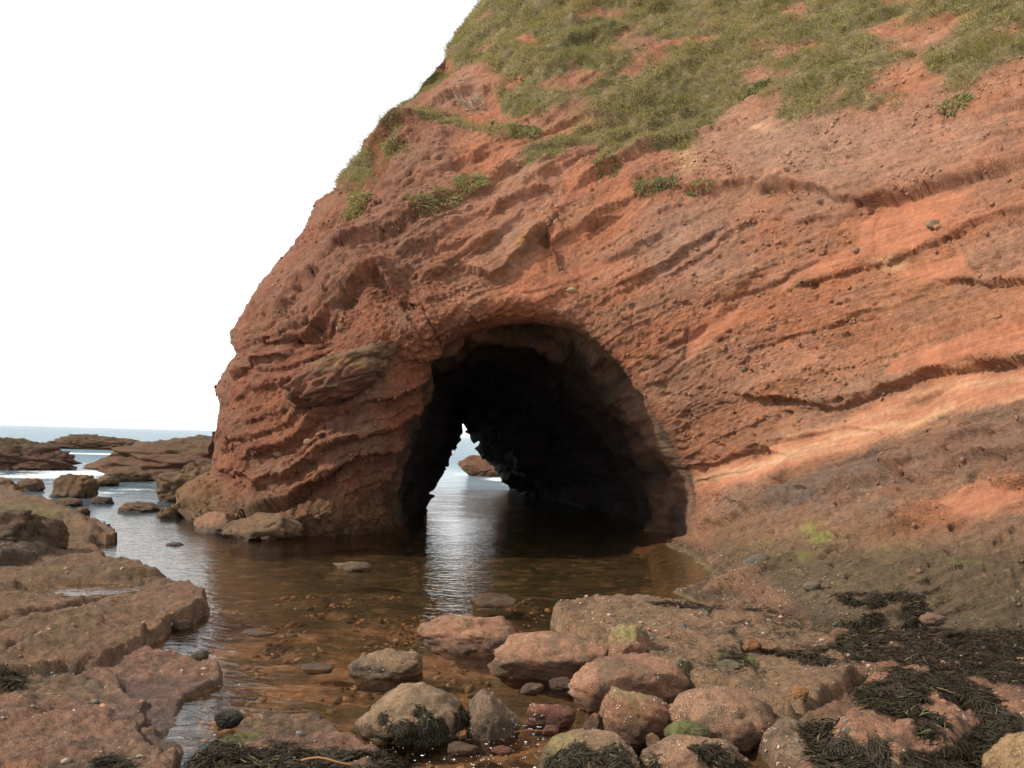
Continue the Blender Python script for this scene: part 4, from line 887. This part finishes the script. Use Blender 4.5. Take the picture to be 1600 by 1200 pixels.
cg *= (1+.2*g2_[:, None])
wetg = sst(.14, .04, Z)
ground = make_mesh('rocky_shore', np.c_[X, Y, Z+Z2], grid_quads(NYg, NXg), M_SHORE, col=cg.clip(0, 1), attrs={'wet': wetg})
tag(ground, 'reddish rock slabs and the floor of the shallow tidal pool', kind='structure')
# deep sea floor below the open sea
sf_o = make_mesh('sea_floor', np.array([(-9000, 74, -2.2), (9000, 74, -2.2), (9000, 12000, -2.4), (-9000, 12000, -2.4)]), np.array([[0, 1, 2, 3]]), rock_mat('sea_floor_rock', use_attr=False, base=(.05, .06, .04)))
tag(sf_o, kind='structure')

# ================================================================== WATER
yw = np.concatenate([np.linspace(4, 8, 20, endpoint=False), 1/np.linspace(1/8., 1/900., 300), np.geomspace(950, 12000, 14)])
rxw = np.concatenate([-np.geomspace(2.5, .82, 16), np.linspace(-.8, .8, 260), np.geomspace(.82, 2.5, 16)]); nyw, nxw = len(yw), len(rxw)
XW = (yw[:, None]*rxw[None]).ravel(); YW = (yw[:, None]*np.ones(nxw)[None]).ravel(); GW = np.c_[XW, YW, XW*0]
deep = sst(30, 58, YW+1.2*np.clip(-XW-4, 0, 10)+2*perlin(GW*.1, 4))
amp_w = .10*sst(60, 130, YW); amp_w *= 1-.6*sst(300, 900, YW)
ZW = amp_w*(fbm(GW*np.array([.45, 1, 1]), .12, 3, 260)+.5*fbm(GW*np.array([.6, 1, 1]), .45, 2, 264))+.006*fbm(GW, .8, 2, 268)*(YW < 60)+.02*sst(24,40,YW)*perlin(GW*np.array([.4,1.2,1]),262)
foam = np.zeros(len(XW))
for (px, py, rx0, ry0, am) in [(255,752,1.6,1.,.5),(205,765,2,1.,.42),(170,770,1.5,.8,.42),(120,738,5,2,.5),(250,730,2.5,2.,.5),(285,778,1.2,.8,.4),(235,738,3.6,2.4,.6),(225,750,2.5,1.2,.5),(110,742,4,2.2,.55),(50,745,5,1.6,.5),(140,725,6,2,.4),(220,691,6,6,.65),(150,709,10,2.5,.55),(785,749,1.6,2.2,.6),(740,742,2.5,2.,.5),(760,700,4,8,.4),(812,757,1.6,2,.5),(20,650+28,12,8,.3)]:
    p = W(px, py, 0); foam = np.maximum(foam, (am+.12)*np.exp(-(((XW-p[0])/rx0/1.2)**2+((YW-p[1])/ry0/2)**2)))
foam = np.maximum(foam, .56*sst(.0, .5, perlin(GW*np.array([.25, .6, 1]), 275))*sst(30, 38, YW)*sst(62, 50, YW)*sst(-4, -7, XW))
foam = np.maximum(foam, .34*sst(.62, .8, perlin(GW*np.array([.05, .14, 1]), 270)+.25*perlin(GW*np.array([.2, .6, 1]), 271))*sst(80, 140, YW))
water = make_mesh('sea_water', np.c_[XW, YW, ZW], grid_quads(nyw, nxw), M_WATER, attrs={'deep': deep, 'foam': foam, 'open': np.maximum(sst(50, 95, YW), .30*sst(26, 36, YW)*sst(-7, -4.5, XW))})
tag(water, 'grey-blue sea running in to a clear brown tidal pool', kind='structure')
pud = [(pcn[0]+.62*math.cos(a_)*(1+.15*math.sin(3*a_)), pcn[1]+.55*math.sin(a_), .205) for a_ in np.linspace(0, 2*math.pi, 28, endpoint=False)]
me = bpy.data.meshes.new('puddle'); me.from_pydata(pud, [], [list(range(28))]); me.materials.append(M_WATER)
pu = bpy.data.objects.new('puddle', me); COL.objects.link(pu); tag(pu, 'small bright puddle lying on the left slab', kind='structure')

# ================================================================== SEAWEED
def ribbons(name, b, n_, colr, ln, wd, mat, lay=.8):
    n = len(b); r = rng.normal(size=(n, 3)); g = np.array([[0, -.1, -1.]]); g = g-n_*np.sum(g*n_, 1, keepdims=True)
    d = r*.55+g*1.3+np.c_[perlin(b*3, 280), perlin(b*3, 281), np.zeros(n)]*1.6
    d = norm(d-n_*np.sum(d*n_, 1, keepdims=True)); s0 = np.cross(n_, d); s = norm(s0+n_*rng.normal(size=(n, 1))*.4)
    L_ = ln[:, None]; w_ = wd[:, None]; c1 = rng.normal(size=(n, 1))*.4; hgt = rng.uniform(.0, .010, (n, 1))
    p = [b, b+d*L_*.5+n_*hgt+s0*c1*L_*.15, b+d*L_+n_*.002+s0*c1*L_*.7]
    V = np.stack([p[0]-s*w_*.3, p[0]+s*w_*.3, p[1]-s*w_*.5, p[1]+s*w_*.5, p[2]-s*w_*.4, p[2]+s*w_*.4], 1).reshape(-1, 3)
    o_ = np.arange(n)[:, None]*6; Qd = np.concatenate([o_+np.array([[0, 1, 3, 2]]), o_+np.array([[2, 3, 5, 4]])])
    return make_mesh(name, V, Qd, mat, None, True, col=np.repeat(colr, 6, 0))
def wcol(n):
    c = np.tile(C(.024, .018, .011), (n, 1))*rng.uniform(.6, 1.7, (n, 1)); k = rng.random(n); c[k > .86] = np.array([.04, .034, .016]); c[k > .97] = np.array([.12, .11, .05]); return c
weed_k = np.zeros(len(X)); garea = (np.linalg.norm(np.cross(np.gradient(P_g.reshape(NYg, NXg, 3), axis=0), np.gradient(P_g.reshape(NYg, NXg, 3), axis=1)), axis=2)).ravel()
gj = gpx+(perlin(G2*3, 290)*14+perlin(G2*9, 291)*8)*9/np.maximum(Y, 5); gjy = gpy+(perlin(G2*3, 292)*8+perlin(G2*9, 293)*5)*9/np.maximum(Y, 5)
def weed(polys, n, label, thr=-.15, on='ground', seed=0, ln=(.07, .17)):
    if on == 'ground': A, B_, PP, NN, ARE = gj, gjy, P_g, N_g, garea
    else: A, B_, PP, NN, ARE = Uj, Vj, Pfront, Nf, ar
    m = np.full(len(A), -99.)
    for pl in polys: m = np.maximum(m, poly_sdf(A, B_, pl))
    n = int(n*1.35); wt = ARE*sst(-1, 4, m)*sst(thr-.1, thr+.1, fbm(PP, 3., 3, 300+seed)+.0)
    if wt.sum() <= 0: print('EMPTY WEED', label); return
    if on == 'ground': weed_k[:] = np.maximum(weed_k, sst(-2, 5, m)*sst(thr-.1, thr+.1, fbm(PP, 3., 3, 300+seed))*(.8 if n > 1500 else .2))
    ix = pick(wt, n); b = PP[ix]+rng.normal(size=(n, 3))*np.array([.02, .02, .006])+NN[ix]*rng.uniform(0, .035, (n, 1))
    o = ribbons('seaweed', b, NN[ix], wcol(n), rng.uniform(*ln, n)*.75, rng.uniform(.007, .014, n), M_WEED)
    return tag(o, label, 'seaweed', kind='stuff')
weed([[(1230,1010),(1300,1005),(1330,985),(1400,985),(1700,990),(1700,1080),(1620,1075),(1540,1062),(1480,1050),(1440,1045),(1390,1035),(1340,1040),(1310,1020)]], 22000, 'broad black carpet of seaweed covering the flat rock at the right edge', -.6)
weed([[(1190,948),(1260,953),(1300,968),(1350,975),(1430,975),(1400,985),(1290,978),(1200,962)],[(1420,975),(1500,965),(1600,975),(1700,980),(1700,1000),(1440,992)]], 7000, 'dark strip of seaweed filling the gutter behind the long slab', -.5)
weed([[(1340,1080),(1380,1060),(1400,1046),(1440,1052),(1450,1080),(1462,1090),(1450,1100),(1400,1118),(1350,1105)]], 6000, 'black seaweed mop on the pink hump', -.4, seed=2)
weed([[(1440,1050),(1500,1060),(1560,1090),(1600,1130),(1590,1150),(1530,1190),(1480,1200),(1500,1150),(1540,1130),(1520,1100),(1480,1090)],[(1400,1175),(1520,1160),(1560,1170),(1540,1230),(1400,1230)]], 10000, 'long band of seaweed running down between pink hump and bottom right boulder', -.3, seed=3)
weed([[(1250,1130),(1300,1130),(1370,1155),(1380,1180),(1380,1230),(1290,1215),(1260,1170)]], 6000, 'seaweed patch in front of the pink hump at the bottom edge', -.2, seed=4)
weed([[(1420,1110),(1470,1120),(1490,1150),(1440,1150),(1420,1130)]], 1200, 'thin scattering of seaweed on the right of the pink hump', -.1, seed=5)
weed([[(1122,1022),(1160,1020),(1172,1030),(1165,1042),(1130,1036)]], 900, 'small seaweed clump on the long slab', -.9, seed=6)
weed([[(1215,1018),(1300,1022),(1310,1040),(1270,1040),(1220,1028)]], 2500, 'tongue of seaweed creeping onto the end of the long slab', -.5, seed=6)
weed([[(300,1180),(340,1160),(390,1172),(460,1168),(520,1175),(600,1180),(640,1195),(640,1230),(260,1240)]], 9000, 'tangled heap of black seaweed along the bottom edge left of centre', -.3, seed=7)
weed([[(150,1188),(180,1184),(205,1200),(190,1220),(140,1220)]], 900, 'small knot of seaweed by the sand at the bottom edge', -.7, seed=8)
weed([[(0,1040),(22,1046),(35,1060),(25,1078),(0,1065)]], 700, 'seaweed scrap on the joint at the left edge', -.7, seed=8)
weed([[(1300,930),(1350,925),(1400,930),(1440,935),(1450,955),(1445,975),(1380,985),(1310,970),(1340,950)]], 4500, 'seaweed hanging on the ramp above the gutter', .0, on='cliff', seed=9)
weed([[(1020,938),(1100,945),(1190,950),(1260,953),(1260,962),(1150,955),(1020,945)]], 3000, 'thin line of dark seaweed between the long slab and the ramp', -.6, seed=10)
weed([[(1040,990),(1200,960),(1280,985),(1200,1010),(1100,1030)],[(1060,1040),(1200,1060),(1200,1045),(1090,1030)]], 700, 'scattered seaweed wisps over the long slab', .25, seed=11)
weed([[(400,880),(640,870),(660,900),(560,930),(420,915)],[(480,990),(600,980),(640,1010),(540,1000)]], 500, 'dark weed under the pool surface', .1, seed=12)
ca = ground.data.color_attributes['Col']; cgw = np.ones((len(X), 4), np.float32); cgw[:, :3] = mix(cg.clip(0, 1), C(.035, .03, .02), weed_k); ca.data.foreach_set('color', cgw.ravel())
# weed draped on boulders
def drape(o, cond, n, label):
    Pw, Nw, _ = [t for t in o_pts if t[2] is o][0]; wt = cond(Pw, Nw).astype(float)*np.ones(len(Pw)); ix = pick(wt, n); b = Pw[ix]+Nw[ix]*rng.uniform(0, .012, (n, 1))+rng.normal(size=(n, 3))*.008
    oo = ribbons('seaweed', b, Nw[ix], wcol(n), rng.uniform(.035, .09, n), rng.uniform(.007, .015, n), M_WEED); return tag(oo, label, 'seaweed', kind='stuff')
c = np.array(WB.location)
drape(WB, lambda p, n: (p[:, 0] > c[0]-.18+.15*perlin(p*5, 3))*(n[:, 1] < .1+.3*perlin(p*4, 2))*(p[:, 2] > 0)*(p[:, 2] < c[2]+.10+.14*perlin(p*3, 5))*(perlin(p*5, 7) > -.05), 4500, 'black seaweed draped over the big rounded boulder')
for o__, lb in [(o_pts[k][2], None) for k in (14, 15)]:
    cc_ = np.array(o__.location)
    nm = 'black seaweed fringe on the boulder at the bottom edge, '+('lichened one' if o__ is o_pts[14][2] else 'right one')
    drape(o__, lambda p, n: (n[:, 1] < .1)*(n[:, 2] > .1)*(perlin(p*4, 9) > -.1)*(p[:, 1] < cc_[1]-.1), 1800, nm)
# kelp stalks
p1 = W(470, 1195, .22); tag(tubes('kelp_stalk', [([p1+np.array([k*.06, .015*math.sin(k), .03+.02*math.sin(k*.7)]) for k in range(7)], .009, .007)], M_WEED, (.35, .16, .06)), 'orange-brown kelp stalk lying on the seaweed heap at the bottom edge', 'kelp')
p1 = W(803, 1146, .02); tag(tubes('kelp_stalk', [([p1+np.array([k*.045, .012*k, .012*math.sin(k*.6)+.01]) for k in range(7)], .006, .004)], M_WEED, (.38, .18, .08)), 'thin tan kelp stalk touching the little red pebble', 'kelp')
p1 = W(768, 1045, .01); tag(tubes('kelp_stalk', [([p1+np.array([k*.04, -.02*k, .005]) for k in range(7)], .008, .005)], M_WEED, (.45, .28, .1)), 'yellowish kelp stalk in the pool below the long pink boulder', 'kelp')

# ================================================================== BARNACLES, PEBBLES, FOAM FLECKS
def scat(name, PP, NN, wt, n, size, cols, mat, flat, label, cat, parent=None, geo=I1):
    ix = pick(wt, n); cc = np.array(cols)[rng.integers(0, len(cols), n)]*rng.uniform(.8, 1.15, (n, 1))
    o = stones(name, PP[ix]+np.c_[rng.normal(size=(n, 2))*.012, np.zeros(n)], NN[ix], size(n), cc, mat, parent, flat, geo, .1)
    return tag(o, label, cat, kind='stuff')
gm = garea*(Z > .06)*(Y < 20)*(gpx > -40)*(gpx < 1640)
SH = [(.36, .30, .2), (.28, .22, .15), (.46, .40, .29)]
scat('barnacles', P_g, N_g, gm*sst(.25, .5, fbm(G2, 1.6, 3, 310)), 1700, lambda n: rng.uniform(.005, .010, n), SH, M_SHELL, .6, 'pale limpets and barnacles dotted over the shore slabs', 'barnacles')
rm = ar*sst(.05, .3, fbm(P0, 1.8, 3, 312))*((Vv > 860)+.0)*(U > 960)*(U < 1330)
scat('barnacles', Pfront, Nf, rm, 900, lambda n: rng.uniform(.007, .014, n), SH, M_SHELL, .6, 'pale limpets dotted over the ramp right of the cave', 'barnacles')
for k, (Pw, Nw, o__) in enumerate(list(o_pts)[:28]):
    if Pw[:, 1].mean() > 14 or 'cobble' in o__['category'] or 'pebble' in o__['category']: continue
    if o__.dimensions.x < .35: continue
    wt = (Nw[:, 2] > -.1)*(Pw[:, 2] > .03)*np.clip(fbm(Pw, 4, 3, 320+k)-.05, 0, 1)*(Nw[:, 1] < .5)
    if wt.sum() <= 0: continue
    nb = 60; ix = pick(wt.astype(float), nb); cc = np.array(SH)[rng.integers(0, 3, nb)]
    bo = stones('barnacles', Pw[ix]-np.array(o__.location), Nw[ix], rng.uniform(.004, .009, nb), cc, M_SHELL, o__, .6, I1, .1); tag(bo, kind='stuff')
PB = [(.35, .2, .13), (.22, .17, .12), (.15, .14, .12), (.42, .28, .2), (.28, .12, .08)]
scat('pebbles', P_g, N_g, gm*sst(.0, .4, fbm(G2, 1.1, 3, 330))*((gpx > 850)*1.5+.5), 1500, lambda n: .008+.03*rng.random(n)**3, PB, M_PEB, .6, 'loose pebbles scattered over the shore slabs', 'pebbles')
scat('pebbles', Pfront, Nf, ar*(Vv > 840)*(U > 980)*(Vv < 990)*(.2+sst(-.1, .4, fbm(P0, 1.1, 3, 334))), 1800, lambda n: .008+.03*rng.random(n)**4, [(.13, .1, .07), (.08, .07, .06), (.17, .11, .07)], M_PEB, .6, 'pebbles stuck to the ramp below the right wall', 'pebbles')
# submerged pebbles
sbm = garea*(Z < -.02)*(Y < 17)*(gpx > 280)*(gpx < 1000)
scat('pebbles', P_g, N_g, sbm*sst(-.1, .4, fbm(G2, 1.3, 3, 336)), 1900, lambda n: .012+.06*rng.random(n)**2.5, [(.26, .15, .10), (.13, .09, .06), (.2, .15, .09), (.07, .055, .035), (.36, .26, .18)], M_PEB, .6, 'pebbles on the floor of the shallow pool', 'pebbles')
# foam flecks floating on the pool
fm = garea*(Z < -.02)*(Y < 19)*(gpx > 330)*(gpx < 980)*(.25+sst(.05, .35, fbm(G2*np.array([.6, 1.5, 1]), 1.2, 3, 340)))
fm += garea*(Z < 0)*(gpy > 1150)*(gpx > 600)*(gpx < 860)*6
fm = fm*((Y < 12.5)|(gpy > 1150))*(sst(.2, .45, fbm(G2*np.array([.5, 1.6, 1]), .9, 3, 345))+.03+(gpy > 1150)*.4); ix = pick(fm, 750); v, f = I1; bs = P_g[ix].copy(); bs[:, 2] = .006; n = len(ix)
up_ = np.tile(np.array([0, 0, 1.]), (n, 1))
fo = stones('foam_flecks', bs, up_, .004+.014*rng.random(n)**2.5, np.tile(C(.72, .72, .68), (n, 1)), M_FOAM, None, .05, I1, .2)
tag(fo, 'white foam flecks floating on the brown pool', 'foam', kind='stuff')
print('tris', sum(len(o.data.loops)-2*len(o.data.polygons) for o in bpy.data.objects if o.type == 'MESH'))

print('TEND %.1f'%(time.time()-_t0))
